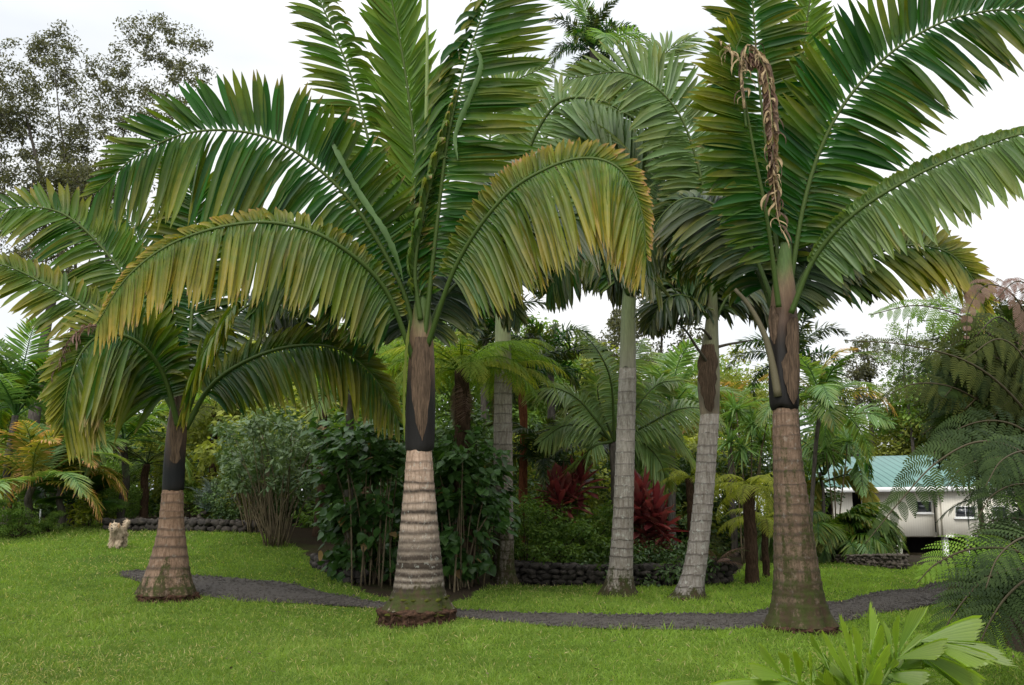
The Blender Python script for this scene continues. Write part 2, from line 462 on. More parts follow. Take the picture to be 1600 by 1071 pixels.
def trunk_obj(parent, Y0, prof, rings, lowc, topc, ringw=(0.022, 0.010), moss_h=0.5, lichen=0.0, seed=0, base_flare=0, name='trunk', mossamt=1.0, matname=None, bulge=0.012, maxmoss=1.0, moss_low=0.0, ringk=.38):
    """prof: (px, py, width px) from the ground up; rings: spacing bottom->top in m"""
    rs = np.random.RandomState(seed)
    P = np.array([at(a, b, Y0) for a, b, _ in prof]); m = Y0 / F_PX
    rad = np.array([c * m / 2 for *_, c in prof])
    z = P[:, 2]; zz = np.arange(z[0], z[-1], 0.016); zz = np.append(zz, z[-1])
    X = np.interp(zz, z, P[:, 0])
    # smooth radius
    pr = spline(np.stack([z, rad, P[:, 0]], 1), 300)
    rr = np.interp(zz, pr[:, 0], pr[:, 1]); X = np.interp(zz, pr[:, 0], pr[:, 2])
    segs = 44; a = np.arange(segs) / segs * 2 * np.pi
    h = (zz - z[0]) / (z[-1] - z[0])
    rz = []; c = z[0] + 0.1
    while c < z[-1] - 0.02:
        hh = (c - z[0]) / (z[-1] - z[0])
        rz.append(c); c += (rings[0] + (rings[1] - rings[0]) * hh) * rs.uniform(.72, 1.25)
    ring = np.zeros((len(zz), segs)); bul = np.zeros((len(zz), segs))
    for c in rz:
        hh = (c - z[0]) / (z[-1] - z[0]); rw = (ringw[0] + (ringw[1] - ringw[0]) * hh) * rs.uniform(.55, 1.6)
        ph = rs.uniform(0, 6.28, 3)
        wob = 0.006 * np.sin(a + ph[0]) + 0.004 * np.sin(3 * a + ph[1]) + 0.003 * np.sin(7 * a + ph[2])
        dz = zz[:, None] - (c + wob[None])
        ring = np.maximum(ring, np.exp(-(dz / rw) ** 2) * rs.uniform(.65, 1.0))
        bul += np.where(dz < 0, np.exp(dz / 0.035), np.exp(-(dz / 0.008) ** 2)) * bulge
    rf = rr[:, None] + bul - ring * 0.004
    # buttressed, uneven foot
    foot = np.exp(-(zz - z[0]) / 0.16)[:, None]
    rf = rf * (1 + foot * (0.09 * np.sin(5 * a + seed) + 0.07 * np.sin(9 * a + 2 * seed) + 0.05 * np.sin(17 * a))[None]) + rs.randn(len(zz), segs) * 0.0012
    v = np.stack([X[:, None] + rf * np.cos(a), P[0, 1] + rf * np.sin(a), np.repeat(zz[:, None], segs, 1)], -1)
    i = np.arange(len(zz) - 1)[:, None] * segs; j = np.arange(segs)[None]; k = (j + 1) % segs
    q = np.stack([i + j, i + k, i + segs + k, i + segs + j], -1).reshape(-1, 4)
    mo = np.clip(1 - (zz - z[0]) / moss_h, moss_low * (1 - 0.6 * h), 1)
    col = np.zeros((len(zz), segs, 4))
    col[..., 0] = ring; col[..., 1] = h[:, None]; col[..., 2] = (mo * maxmoss)[:, None]; col[..., 3] = rs.rand()
    mb = MB(); mb.add(v, q, None, col.reshape(-1, 4))
    key = matname or ('trunk_%d' % seed)
    if key not in M: M[key] = trunk_mat('palm_trunk_bark', lowc, topc, lichen=lichen, mossamt=mossamt, ringk=ringk)
    return mb.obj(name, M[key], parent)


def shaft_obj(parent, Y0, prof, cols, name='crownshaft', seed=0):
    P = np.array([at(a, b, Y0) for a, b, _ in prof]); m = Y0 / F_PX
    rad = np.array([c * m / 2 for *_, c in prof])
    n = 60
    D = spline(np.column_stack([P, rad, np.array(cols)]), n)
    segs = 28; a = np.arange(segs) / segs * 2 * np.pi
    rs = np.random.RandomState(seed)
    rf = D[:, 3:4] * (1 + 0.05 * np.sin(2 * a + seed + np.linspace(0, 2, n)[:, None]) + 0.03 * np.sin(5 * a + seed)[None])
    v = np.stack([D[:, 0:1] + rf * np.cos(a), D[:, 1:2] + rf * np.sin(a), np.repeat(D[:, 2:3], segs, 1)], -1)
    rag = np.exp(-np.arange(n) / 2.5)[:, None] * (.018 * np.sin(a * 2 + seed) + .012 * np.sin(5 * a + seed) + rs.randn(segs) * .006)[None]
    v[..., 2] += rag
    i = np.arange(n - 1)[:, None] * segs; j = np.arange(segs)[None]; k = (j + 1) % segs
    q = np.stack([i + j, i + k, i + segs + k, i + segs + j], -1).reshape(-1, 4)
    # colour edge wanders round the stem
    c = np.repeat(D[:, None, 4:7], segs, 1)
    for jj in range(segs):
        sh = 2.5 * math.sin(a[jj] + seed) + 1.5 * math.sin(3 * a[jj] + 1)
        src = np.clip(np.arange(n) + sh, 0, n - 1)
        for ch in range(3): c[:, jj, ch] = np.interp(src, np.arange(n), D[:, 4 + ch])
    c = np.clip(np.concatenate([c, np.zeros((n, segs, 1))], -1), 0.003, 1)
    mb = MB(); mb.add(v, q, None, c.reshape(-1, 4))
    return mb.obj(name, M['shaft'], parent)


def sheath_flap(parent, Y0, axis, a0, a1, gap=1.08, seed=0, name='dry_sheath', mat='dry', ragged=.35):
    """dead leaf base wrapped round part of the shaft. axis: (px,py,width)"""
    P = np.array([at(a, b, Y0) for a, b, _ in axis]); m = Y0 / F_PX
    rad = np.array([c * m / 2 * gap for *_, c in axis])
    D = spline(np.column_stack([P, rad]), 30)
    rs = np.random.RandomState(seed); nu = 16
    u = np.linspace(0, 1, nu); t = np.linspace(0, 1, 30)
    wdt = np.interp(t, [0, .25, .6, .85, 1], [.35, .95, .70, .42, .10])
    edge = np.abs(u[None] - .5) * 2
    rag = np.interp(np.arange(30), np.arange(0, 33, 3), rs.randn(11)) * .10
    skew = rs.uniform(-.28, .28) * t[:, None] ** 1.5
    an = np.radians(a0 + (a1 - a0) * (0.5 + skew + (u[None] - .5) * (wdt[:, None] + rag[:, None] * edge)))
    rr = D[:, 3:4] * (1 + 0.07 * np.sin(u * 9 + seed)[None] * wdt[:, None] + 0.18 * (1 - t[:, None]) * np.abs(u[None] - .5) + rs.randn(30, nu) * .006) + 0.004
    v = np.stack([D[:, 0:1] + rr * np.cos(an), D[:, 1:2] + rr * np.sin(an), D[:, 2:3] + rs.randn(30, nu) * .006], -1)
    v[:, :, 2] -= 0.0
    i = np.arange(29)[:, None] * nu; j = np.arange(nu - 1)[None]
    q = np.stack([i + j, i + j + 1, i + nu + j + 1, i + nu + j], -1).reshape(-1, 4)
    mb = MB(); mb.add(v, q)
    return mb.obj(name, M[mat], parent)


def root_obj(parent, Y0, base, top, seed=0, name='root_mass', overhang=0.04, mat='root', rootlets=70):
    """dark skirt of exposed roots below a trunk. base/top: (px,py,width)"""
    p0 = at(base[0], base[1], Y0); p1 = at(top[0], top[1], Y0); m = Y0 / F_PX
    rs = np.random.RandomState(seed)
    segs, n = 72, 14
    a = np.arange(segs) / segs * 2 * np.pi
    t = np.linspace(0, 1, n)
    r = np.interp(t, [0, .6, .88, 1], [base[2] * m / 2, top[2] * m / 2 * .97, top[2] * m / 2 * 1.03, top[2] * m / 2 * .8])
    rough = rs.randn(n, segs) * .014 + .02 * np.sin(a * 13 + 3 * np.sin(t[:, None] * 5)) * np.sin(t[:, None] * 9)
    lob = 0.035 * np.sin(4 * a + seed) + .025 * np.sin(11 * a + seed * 2) + .02 * np.sin(23 * a)
    rf = r[:, None] * (1 + lob[None]) + rough
    z0 = p0[2] - 0.06
    v = np.stack([p0[0] + (p1[0] - p0[0]) * t[:, None] + rf * np.cos(a), Y0 + rf * np.sin(a), z0 + (p1[2] - z0) * t[:, None] + rs.randn(n, segs) * .006 + 0 * a], -1)
    v = np.concatenate([v.reshape(-1, 3), [[p1[0], Y0, p1[2]]]])
    i = np.arange(n - 1)[:, None] * segs; j = np.arange(segs)[None]; k = (j + 1) % segs
    q = np.stack([i + j, i + k, i + segs + k, i + segs + j], -1).reshape(-1, 4)
    e = (n - 1) * segs
    mb = MB(); mb.add(v, q, [[e + x, e + (x + 1) % segs, n * segs] for x in range(segs)])
    # single hanging rootlets
    for x in range(rootlets):
        an = rs.uniform(0, 6.28); rr0 = r[8] * rs.uniform(.97, 1.05)
        x0 = np.array([p0[0] + rr0 * math.cos(an), Y0 + rr0 * math.sin(an), z0 + (p1[2] - z0) * rs.uniform(.5, .95)])
        x1 = np.array([p0[0] + base[2] * m / 2 * rs.uniform(1.0, 1.14) * math.cos(an + rs.randn() * .08), Y0 + base[2] * m / 2 * rs.uniform(1.0, 1.14) * math.sin(an), z0 + .03])
        tube(mb, spline([x0, (x0 + x1) / 2 + rs.randn(3) * .015, x1], 5), rs.uniform(.004, .009), 5)
    return mb.obj(name, M[mat], parent)


# ---- generic palm fronds (local, growing along +X) shared by the background palms
def arch_ctrl(L, up, fall):
    x = np.linspace(0, 1, 7)
    ang = np.radians(np.interp(x, [0, .5, 1], [up, up - fall * .35, up - fall]))
    p = [np.zeros(3)]
    for i in range(1, 7): p.append(p[-1] + np.array([math.cos(ang[i]), 0, math.sin(ang[i])]) * L / 6)
    return np.array(p)


FR = {}


def frond_variant(key, L=2.2, up=45, fall=80, mat='palm_far', n=44, leaf=.62, w=.05, plume=0, yel=(.05, .2), tip=(.03, .05), droop=.5, S=4, ang=(70, 60, 28), rnd=(0, 1), missing=0, fold=.25, lift=.25):
    ml = MB()
    frond3d(ml, ml, arch_ctrl(L, up, fall), (0.05, 0, 1), n=n, Lr=leaf, Ll=leaf, w=w, S=S, droop=(droop, droop), plume=plume, yel=yel, tip=tip, r0=.022, ang=ang, rnd=rnd, missing=missing, fold=fold, lift=lift)
    FR[key] = ml.mesh('frond', M[mat])


def put(name, me, parent, loc=(0, 0, 0), rot=(0, 0, 0), sc=1.0):
    o = bpy.data.objects.new(name, me); COL.objects.link(o); o.parent = parent
    o.location = [float(a) for a in loc]; o.rotation_euler = [float(a) for a in rot]
    o.scale = (sc, sc, sc) if np.isscalar(sc) else sc
    return o


def simple_trunk(parent, h, r0, r1, lean=(0, 0), mat='bark_grey', wob=.04, name='trunk', seed=0):
    rs = np.random.RandomState(seed)
    pts = [np.array([0, 0, -.1])] + [np.array([lean[0] * t + rs.randn() * wob, lean[1] * t + rs.randn() * wob, h * t]) for t in (.25, .5, .75, 1)]
    P = spline(pts, 24); t = np.linspace(0, 1, 24)
    rr = r1 + (r0 - r1) * (1 - t) ** .8 + .3 * r0 * np.exp(-t * 18); rr = rr * (1 + rs.randn(24) * .05)
    mb = MB(); tube(mb, P, rr, 12)
    o = link(name, mb.mesh(name, M[mat]), parent)
    return o, pts[-1]


def palm(label, px, Y, top_py, keys, n=12, scale=1.0, tr=(.11, .08), mat='bark_grey', elev=(-35, 55), seed=0, group=None, lean=(0, 0), name='palm_tree', cat='palm tree', az=None, shaft=None, extra=None):
    rs = np.random.RandomState(seed)
    g = on_ground(px, Y)
    root = thing(name, label, cat, g, group)
    h = at(px, top_py, Y)[2] - g[2]
    _, top = simple_trunk(root, h, tr[0], tr[1], lean, mat, seed=seed)
    if shaft:
        mb = MB(); tube(mb, spline([top - np.array([0, 0, shaft]), top - np.array([0, 0, shaft * .6]), top + np.array([0, 0, .15])], 12), np.interp(np.linspace(0, 1, 12), [0, .3, 1], [tr[1] * 1.25, tr[1] * 1.35, tr[1] * .7]), 12, (.12, .17, .06, 0))
        link('crownshaft', mb.mesh('crownshaft', M['shaft']), root)
    for i in range(n):
        t = (i + .5) / n
        a = (i * 2.39996 + rs.uniform(-.3, .3)) if az is None else math.radians(rs.uniform(*az))
        e = elev[0] + (elev[1] - elev[0]) * t + rs.uniform(-8, 8)
        put('frond', FR[keys[i % len(keys)]], root, top, (rs.uniform(-.35, .35), -math.radians(e), a), scale * rs.uniform(.85, 1.1))
    return root


# ---- tree ferns
def fern3d(ml, ms, ctrl, F, n=26, L=.3, m=13, mw=.5, start=.2, droop=(.5, .5), r0=.012, yel=0.0, tip=0.0, lift=.1, ang=(80, 68, 40), stalk_col=(.05, .04, .02), rnd=(0, 1), curl=.25, both=(1, 1)):
    """twice-divided frond: every pinna carries its own small pinnules"""
    P = spline(ctrl, 60); T = nrm(np.gradient(P, axis=0)); s = np.linspace(0, 1, 60)
    F = nrm(np.asarray(F, float)); A = nrm(np.cross(T, np.broadcast_to(F, T.shape)) + 1e-6); N = np.cross(A, T)
    tube(ms, P, r0 * (1 - .85 * s) + .0015, 6, (*stalk_col, 0))
    prof = (np.array([0, .15, .35, .6, .85, 1]), np.array([.5, .85, 1, .85, .42, .08]))
    for side in (1, -1):
        q = np.linspace(start, .99, n); k = (q - start) / (1 - start)
        ip = lambda a: np.stack([np.interp(q, s, a[:, j]) for j in range(3)], 1)
        b, t, a_, nn = ip(P), nrm(ip(T)), nrm(ip(A)), nrm(ip(N))
        an = np.radians(np.interp(k, [0, .5, 1], ang) + RS.randn(n) * 4)
        d = nrm(a_ * side + nn * (lift + RS.randn(n) * .06)[:, None]) * np.sin(an)[:, None] + t * np.cos(an)[:, None]
        LL = L * np.interp(k, *prof) * RS.uniform(.9, 1.08, n) * both[0 if side == 1 else 1]
        # pinna curve
        dr = droop[0 if side == 1 else 1]
        tt = np.linspace(.04, 1, m)
        dk = nrm(d[:, None] + np.array([0, 0, -1.]) * dr * tt[None, :, None])
        pp = b[:, None] + np.cumsum(dk, 1) * (LL / m)[:, None, None]
        sd = nrm(np.cross(dk, nn[:, None] + 0 * dk) + 1e-6); n2 = np.cross(sd, dk)
        RL = np.linalg.norm(np.diff(P, axis=0), axis=1).sum()
        pw = mw * RL * (1 - start) / n * 1.25 * np.interp(tt, [0, .2, .6, 1], [.7, 1, .75, .15])[None, :, None] * (LL / L)[:, None, None] ** .5
        rn = np.clip(RS.uniform(rnd[0], rnd[1], (n, 1)) + RS.randn(n, m) * .12, 0, 1)
        for s2 in (1, -1):
            dd = nrm(sd * s2 + dk * .42 + np.array([0, 0, -1.]) * curl * .6)
            o = pp; e = pp + dd * pw
            wd = dk * (LL / m)[:, None, None] * .44
            v = np.stack([o - wd * .9, o + wd * .9, e + wd * .45 + np.array([0, 0, -1.]) * pw * .12, e - wd * .25], 2).reshape(-1, 3)
            nq = n * m
            c = np.zeros((n, m, 4, 4)); c[..., 0] = rn[..., None]
            c[..., 1] = tt[None, :, None] * .6 + np.array([0, 0, .4, .4]); c[..., 2] = yel; c[..., 3] = tip
            ml.add(v, np.arange(nq * 4).reshape(-1, 4), None, c.reshape(-1, 4))


def fern_frond(parent, Y0, pts, F=(0, -.6, .8), L=90, mat='fern_dark', label=None, r0=3, name='frond', **k):
    m = Y0 / F_PX
    c = [at(p[0], p[1], Y0 + (p[2] if len(p) > 2 else 0)) for p in pts]
    ml, ms = MB(), MB()
    fern3d(ml, ms, c, F, L=L * m, r0=r0 * m, **k)
    o = ml.obj(name, M[mat], parent)
    ms.obj('stalk', M['stalk'], o, origin=WORLD_LOC[parent.name])
    if label: o['label'] = label
    return o


def fern_variant(key, L=1.4, up=30, fall=60, mat='fern', leaf=.34, n=22, m=11, droop=.5, **k):
    ml = MB()
    fern3d(ml, ml, arch_ctrl(L, up, fall), (.05, 0, 1), L=leaf, n=n, m=m, droop=(droop, droop), **k)
    FR[key] = ml.mesh('frond', M[mat])


def tree_fern(label, px, Y, top_py, keys, n=13, scale=1.0, tr=(.13, .10), mat='fibre', elev=(-25, 35), seed=0, lean=(0, 0), group=None, name='tree_fern', cat='tree fern', dead=0, az=None):
    rs = np.random.RandomState(seed)
    g = on_ground(px, Y); root = thing(name, label, cat, g, group)
    h = at(px, top_py, Y)[2] - g[2]
    top = np.zeros(3)
    if tr: _, top = simple_trunk(root, h, tr[0], tr[1], lean, mat, seed=seed, wob=.02)
    else: top = np.array([0, 0, h])
    for i in range(n):
        t = (i + .5) / n
        a = i * 2.39996 + rs.uniform(-.25, .25) if az is None else math.radians(rs.uniform(*az))
        e = elev[0] + (elev[1] - elev[0]) * t + rs.uniform(-6, 6)
        put('frond', FR[keys[i % len(keys)]], root, top, (rs.uniform(-.25, .25), -math.radians(e), a), scale * rs.uniform(.85, 1.1))
    for i in range(dead):
        put('frond', FR['fern_dead'], root, top, (rs.uniform(-.4, .4), math.radians(rs.uniform(62, 84)), rs.uniform(0, 6.28)), scale * rs.uniform(.6, .9))['label'] = 'dead brown frond hanging against the trunk'
    return root


# ---- broadleaf trees and shrubs
def leaf_cloud(mb, centers, rad, per, size, seed=0, flat=.75, upbias=.6, prof=OVATE, S=2, aspect=.5, droop=.3, yel=.05, tip=.02, dens_shell=True, shade=True, fold=.2):
    rs = np.random.RandomState(seed)
    C = np.repeat(np.asarray(centers, float), per, 0); N = len(C)
    rad = np.repeat(np.broadcast_to(np.asarray(rad, float), (len(centers),)), per)
    u = nrm(rs.randn(N, 3)); r = rs.rand(N) ** (1 / 2.2 if dens_shell else 1 / 3)
    off = u * (r * rad)[:, None] * np.array([1, 1, flat])
    b = C + off
    nrmv = nrm(u * .8 + np.array([0, 0, upbias]) + rs.randn(N, 3) * .55)
    d = nrm(np.cross(nrmv, rs.randn(N, 3)) + u * .35 + np.array([0, 0, -.15]))
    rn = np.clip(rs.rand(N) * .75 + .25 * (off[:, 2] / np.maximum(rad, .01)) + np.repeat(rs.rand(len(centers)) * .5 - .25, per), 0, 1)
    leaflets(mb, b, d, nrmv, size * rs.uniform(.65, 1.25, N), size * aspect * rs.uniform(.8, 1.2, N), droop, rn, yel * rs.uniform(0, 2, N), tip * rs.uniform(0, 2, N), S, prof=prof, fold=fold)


def branch_tree(targets, trunk_pts, r_trunk, r_tip=.008, seed=0, wig=.06):
    """join every target to the nearest already grown branch point that lies lower -> list of (pts, radii)"""
    rs = np.random.RandomState(seed)
    tp = spline(trunk_pts, 20)
    nodes = [tuple(p) for p in tp]; nr = list(np.linspace(r_trunk, r_trunk * .14, 20))
    mb = MB(); tube(mb, tp, nr, 9)
    nodes = np.array(nodes); nr = np.array(nr)
    base = tp[-1] * .4 + tp[8] * .6
    order = np.argsort(np.linalg.norm(targets - base, axis=1))
    for ti in order:
        t = targets[ti]
        d = np.linalg.norm(nodes - t, axis=1) + np.maximum(0, nodes[:, 2] - t[2] + .05) * 3
        j = int(np.argmin(d)); a = nodes[j]; L = np.linalg.norm(t - a)
        if L < .02: continue
        mid = (a + t) / 2 + rs.randn(3) * wig * L + np.array([0, 0, -.06 * L])
        q = spline([a, mid, t], 7)
        r0 = max(min(nr[j] * .62, .012 + L * .02), r_tip)
        tube(mb, q, np.linspace(r0, r_tip, 7), 5)
        nodes = np.vstack([nodes, q[2:]]); nr = np.concatenate([nr, np.linspace(r0, r_tip, 7)[2:]])
    return mb


TREES = {}


def tree_variant(key, h, crown_r, crown_h, n_clumps, per, leaf, mat, bark='bark_grey', seed=0, clump_r=.55, trunk_r=.14, low=.35, shape='round', aspect=.5, yel=.05, S=2, **kw):
    """unit tree standing at the origin, trunk + crown meshes"""
    rs = np.random.RandomState(seed)
    c0 = h - crown_h / 2
    T = []
    while len(T) < n_clumps:
        u = rs.uniform(-1, 1, 3)
        rr = np.linalg.norm(u)
        if rr > 1 or (shape == 'round' and rr < .45): continue
        w = 1.0 if shape != 'tall' else (1 - .35 * max(0, u[2]))
        T.append([u[0] * crown_r * w, u[1] * crown_r * w, c0 + u[2] * crown_h / 2])
    T = np.array(T)
    tm = branch_tree(T, [np.array([0, 0, -.15]), np.array([rs.randn() * .1, rs.randn() * .1, h * .3]), np.array([rs.randn() * .2, rs.randn() * .2, h * .6]), np.array([rs.randn() * .2, rs.randn() * .2, h * .86])], trunk_r, seed=seed)
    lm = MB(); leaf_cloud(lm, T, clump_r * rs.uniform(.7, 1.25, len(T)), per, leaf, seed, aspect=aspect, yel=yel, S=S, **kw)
    TREES[key] = (tm.mesh('trunk', M[bark]), lm.mesh('crown', M[mat]), h)


def tree(key, label, px, Y, top_py, name='tree', cat='tree', group=None, sx=1.0, rot=0, part='crown'):
    tm, lm, h = TREES[key]
    g = on_ground(px, Y); root = thing(name, label, cat, g, group)
    s = (at(px, top_py, Y)[2] - g[2]) / h
    put('trunk' if cat == 'tree' else 'stems', tm, root, (0, 0, 0), (0, 0, rot), (s * sx, s * sx, s))
    put(part, lm, root, (0, 0, 0), (0, 0, rot), (s * sx, s * sx, s))
    return root


def shrub_variant(key, h, r, n_stems, per, leaf, mat, bark='twig', seed=0, clump_r=.25, low=.25, aspect=.5, stem_r=.012, S=2, nclump=40, bare=.0, **kw):
    rs = np.random.RandomState(seed)
    T = []
    while len(T) < nclump:
        u = rs.uniform(-1, 1, 2)
        if np.hypot(*u) > 1: continue
        z = rs.uniform(max(low, bare), 1.0)
        k = math.sqrt(max(0, 1 - ((z - .55) / .62) ** 2)) if bare == 0 else .35 + .65 * (z - .0)
        T.append([u[0] * r * k, u[1] * r * k, z * h - rs.rand() * .12 * h * np.hypot(*u)])
    T = np.array(T)
    sm_ = MB()
    for i in range(n_stems):
        t = T[rs.randint(len(T))]
        a = np.array([t[0] * .12 + rs.randn() * .06 * r, t[1] * .12 + rs.randn() * .06 * r, -.05])
        mid = a * .5 + t * .5 + np.array([0, 0, .1 * h]) + rs.randn(3) * .05 * r
        tube(sm_, spline([a, mid, t], 8), np.linspace(stem_r, stem_r * .45, 8), 6)
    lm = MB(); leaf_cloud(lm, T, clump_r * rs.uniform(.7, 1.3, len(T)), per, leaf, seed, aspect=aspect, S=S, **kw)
    TREES[key] = (sm_.mesh('stems', M[bark]), lm.mesh('foliage', M[mat]), h)


def shrub(key, label, px, Y, top_py, name='shrub', cat='shrub', group=None, sx=1.0, rot=0):
    return tree(key, label, px, Y, top_py, name, cat, group, sx, rot, 'foliage')

# ------------------------------------------------------------------ camera, sky, sun
cam_d = bpy.data.cameras.new('camera'); cam = bpy.data.objects.new('camera', cam_d); COL.objects.link(cam)
cam.location = CAM; cam.rotation_euler = (math.pi / 2 + PITCH, 0, 0)
cam_d.sensor_width = 36; cam_d.lens = 36 * F_PX / W_PX; cam_d.clip_end = 1000; cam_d.clip_start = 0.1
scene.camera = cam
SUN_EL, SUN_AZ = R(44), R(196)      # azimuth measured clockwise from +Y
w = bpy.data.worlds.new('World'); scene.world = w; w.use_nodes = True
nt = w.node_tree; nt.nodes.clear(); g = NG(nt)
sky = g.n('ShaderNodeTexSky'); sky.sky_type = 'NISHITA'; sky.sun_disc = False
sky.sun_elevation = SUN_EL; sky.sun_rotation = SUN_AZ
vec = g.n('ShaderNodeTexCoord').outputs['Generated']
cl = g.noise(1.6, 5, .55, vec=vec, mapscale=(1, 1, 2.2))
cover = g.math('ADD', g.math('MULTIPLY', g.ramp(cl, .30, .62), .16), .82)
sv = g.n('ShaderNodeVectorMath', operation='DOT_PRODUCT'); g.lk(vec, sv.inputs[0])
sv.inputs[1].default_value = (math.sin(SUN_AZ) * math.cos(SUN_EL), math.cos(SUN_AZ) * math.cos(SUN_EL), math.sin(SUN_EL))
sz = g.n('ShaderNodeSeparateXYZ'); g.lk(vec, sz.inputs[0])
glow = g.math('MULTIPLY', g.ramp(sv.outputs['Value'], .0, 1.0), 1.25)
zen = g.math('MULTIPLY', g.ramp(sz.outputs[2], .42, 1.0), 1.5)
lum = g.math('ADD', 1.0, g.math('ADD', glow, zen))
whitec = g.mix(g.ramp(cl, .36, .60), (7.2, 7.75, 8.4), (9.2, 9.3, 9.3))
vm = g.n('ShaderNodeVectorMath', operation='SCALE'); g.lk(whitec, vm.inputs[0]); g.lk(lum, vm.inputs['Scale'])
colr = g.mix(cover, sky.outputs[0], vm.outputs[0])
bg = g.n('ShaderNodeBackground'); bg.inputs[1].default_value = 0.12; g.lk(colr, bg.inputs[0])
wo = g.n('ShaderNodeOutputWorld'); g.lk(bg.outputs[0], wo.inputs[0])
sd = bpy.data.lights.new('sun', 'SUN'); sd.energy = 2.1; sd.angle = R(22); sd.color = (1, .95, .86)
sun = bpy.data.objects.new('sun', sd); COL.objects.link(sun); sun.location = (0, -10, 30)
dirv = np.array([math.sin(SUN_AZ) * math.cos(SUN_EL), math.cos(SUN_AZ) * math.cos(SUN_EL), math.sin(SUN_EL)])
from mathutils import Vector
sun.rotation_euler = Vector([float(a) for a in dirv]).to_track_quat('Z', 'Y').to_euler()
scene.view_settings.view_transform = 'Standard'; scene.view_settings.look = 'None'
scene.view_settings.exposure = 0; scene.view_settings.gamma = 1
scene.render.engine = 'CYCLES'
scene.cycles.use_denoising = True
scene.cycles.max_bounces = 6; scene.cycles.transmission_bounces = 4; scene.cycles.diffuse_bounces = 4; scene.cycles.glossy_bounces = 2
scene.cycles.sample_clamp_indirect = 6


def proj(p):
    p = np.asarray(p, float) - CAM
    c, s = math.cos(PITCH), math.sin(PITCH)
    fwd = p[..., 1] * c + p[..., 2] * s; up = -p[..., 1] * s + p[..., 2] * c
    return W_PX / 2 + F_PX * p[..., 0] / fwd, H_PX / 2 - F_PX * up / fwd


# ------------------------------------------------------------------ ground, path, beds
def poly_world(pts): return np.array([ground_at(*p)[:2] for p in pts])


def inside(x, y, poly):
    r = np.zeros(np.shape(x), bool); n = len(poly); j = n - 1
    for i in range(n):
        xi, yi = poly[i]; xj, yj = poly[j]
        c = ((yi > y) != (yj > y)) & (x < (xj - xi) * (y - yi) / (yj - yi + 1e-12) + xi)
        r ^= c; j = i
    return r


PB = [(188, 896), (230, 893), (300, 900), (370, 905), (440, 912), (500, 925), (560, 937), (620, 946), (720, 955), (860, 960), (1000, 962), (1100, 961), (1200, 954), (1300, 942), (1400, 924), (1470, 912), (1560, 902), (1680, 894), (1800, 890)]
PF = [(195, 902), (230, 914), (300, 930), (370, 940), (440, 944), (500, 947), (560, 951), (620, 956), (720, 967), (850, 979), (1000, 985), (1130, 985), (1230, 981), (1330, 972), (1400, 957), (1490, 938), (1600, 922), (1700, 913), (1830, 908)]
pb = spline([ground_at(*p)[:2] for p in PB], 260); pf = spline([ground_at(*p)[:2] for p in PF], 260)
rs = np.random.RandomState(3)
jit = lambda n, a: a * np.interp(np.arange(n), np.arange(0, n + 3, 3), rs.randn(len(np.arange(0, n + 3, 3))))
pb[:, 1] += jit(260, .035); pf[:, 1] += jit(260, .03)
PATH = np.vstack([pb, pf[::-1]])
YB_PX = [(-700, 819), (0, 818), (150, 815), (168, 829), (400, 832), (470, 858), (490, 885), (540, 908), (575, 930), (640, 941), (700, 943), (735, 936), (760, 918), (800, 914), (900, 916), (1140, 914), (1158, 893), (1168, 880), (1285, 877), (1414, 892), (1430, 885), (1520, 886), (1560, 940), (1570, 1010), (1640, 1060), (1900, 1070)]
YBx = np.array([p[0] for p in YB_PX], float); YBd = np.array([ground_at(*p)[1] for p in YB_PX])


def lawn(x, y, soft=0.0):
    z = hgt(x, y)
    px, _ = proj(np.stack([x, y, z], -1))
    yb = np.interp(px, YBx, YBd)
    return np.where(y > 0.5, yb - y, 5.0)      # >0 inside


ys = np.concatenate([np.arange(-6, 6, .8), np.arange(6, 30, .2), np.arange(30, 70, 1.2), np.arange(70, 261, 10.)])
xs = np.concatenate([np.arange(-160, -26, 8.), np.arange(-26, 26, .25), np.arange(26, 161, 8.)])
gx, gy = np.meshgrid(xs, ys); gz = hgt(gx, gy)
mb = MB()
lm_ = np.clip(lawn(gx, gy) / .35 + .5, 0, 1)
cc = np.zeros(gx.shape + (4,)); cc[..., 0] = lm_
ny, nx = gx.shape
i = np.arange(ny - 1)[:, None] * nx; j = np.arange(nx - 1)[None]
mb.add(np.stack([gx, gy, gz], -1), np.stack([i + j, i + j + 1, i + nx + j + 1, i + nx + j], -1).reshape(-1, 4), None, cc.reshape(-1, 4))
m, nt, out = new_mat('lawn_ground'); g = NG(nt)
_, r, *_x = g.attr()
n1 = g.noise(1.1, 5, .6); n2 = g.noise(14, 5, .7); n3 = g.noise(60, 3, .7)
gc = g.mix(g.ramp(n1, .35, .65), (.055, .100, .011), (.095, .165, .016))
gc = g.mix(g.math('MULTIPLY', g.ramp(n2, .5, .75), .45), gc, (.075, .075, .025))
gc = g.mix(g.ramp(n3, .3, .7), g.mix(1.0, gc, (.55, .55, .5), 'MULTIPLY'), gc)
soil = g.mix(n2, (.010, .008, .006), (.045, .032, .020)); soil = g.mix(g.math('MULTIPLY', g.ramp(n3, .6, .75), .6), soil, (.11, .075, .04))
soil = g.mix(g.math('MULTIPLY', g.ramp(n1, .5, .65), .5), soil, (.03, .04, .01))
lf = g.ramp(g.math('ADD', r, g.math('MULTIPLY', g.math('SUBTRACT', n2, .5), .8)), .4, .6)
g.lk(g.bsdf(g.mix(lf, soil, gc), .95, .05, g.bump(g.math('ADD', n2, n3), .6, .03)), out.inputs[0])
tag(mb.obj('ground', m), kind='structure')

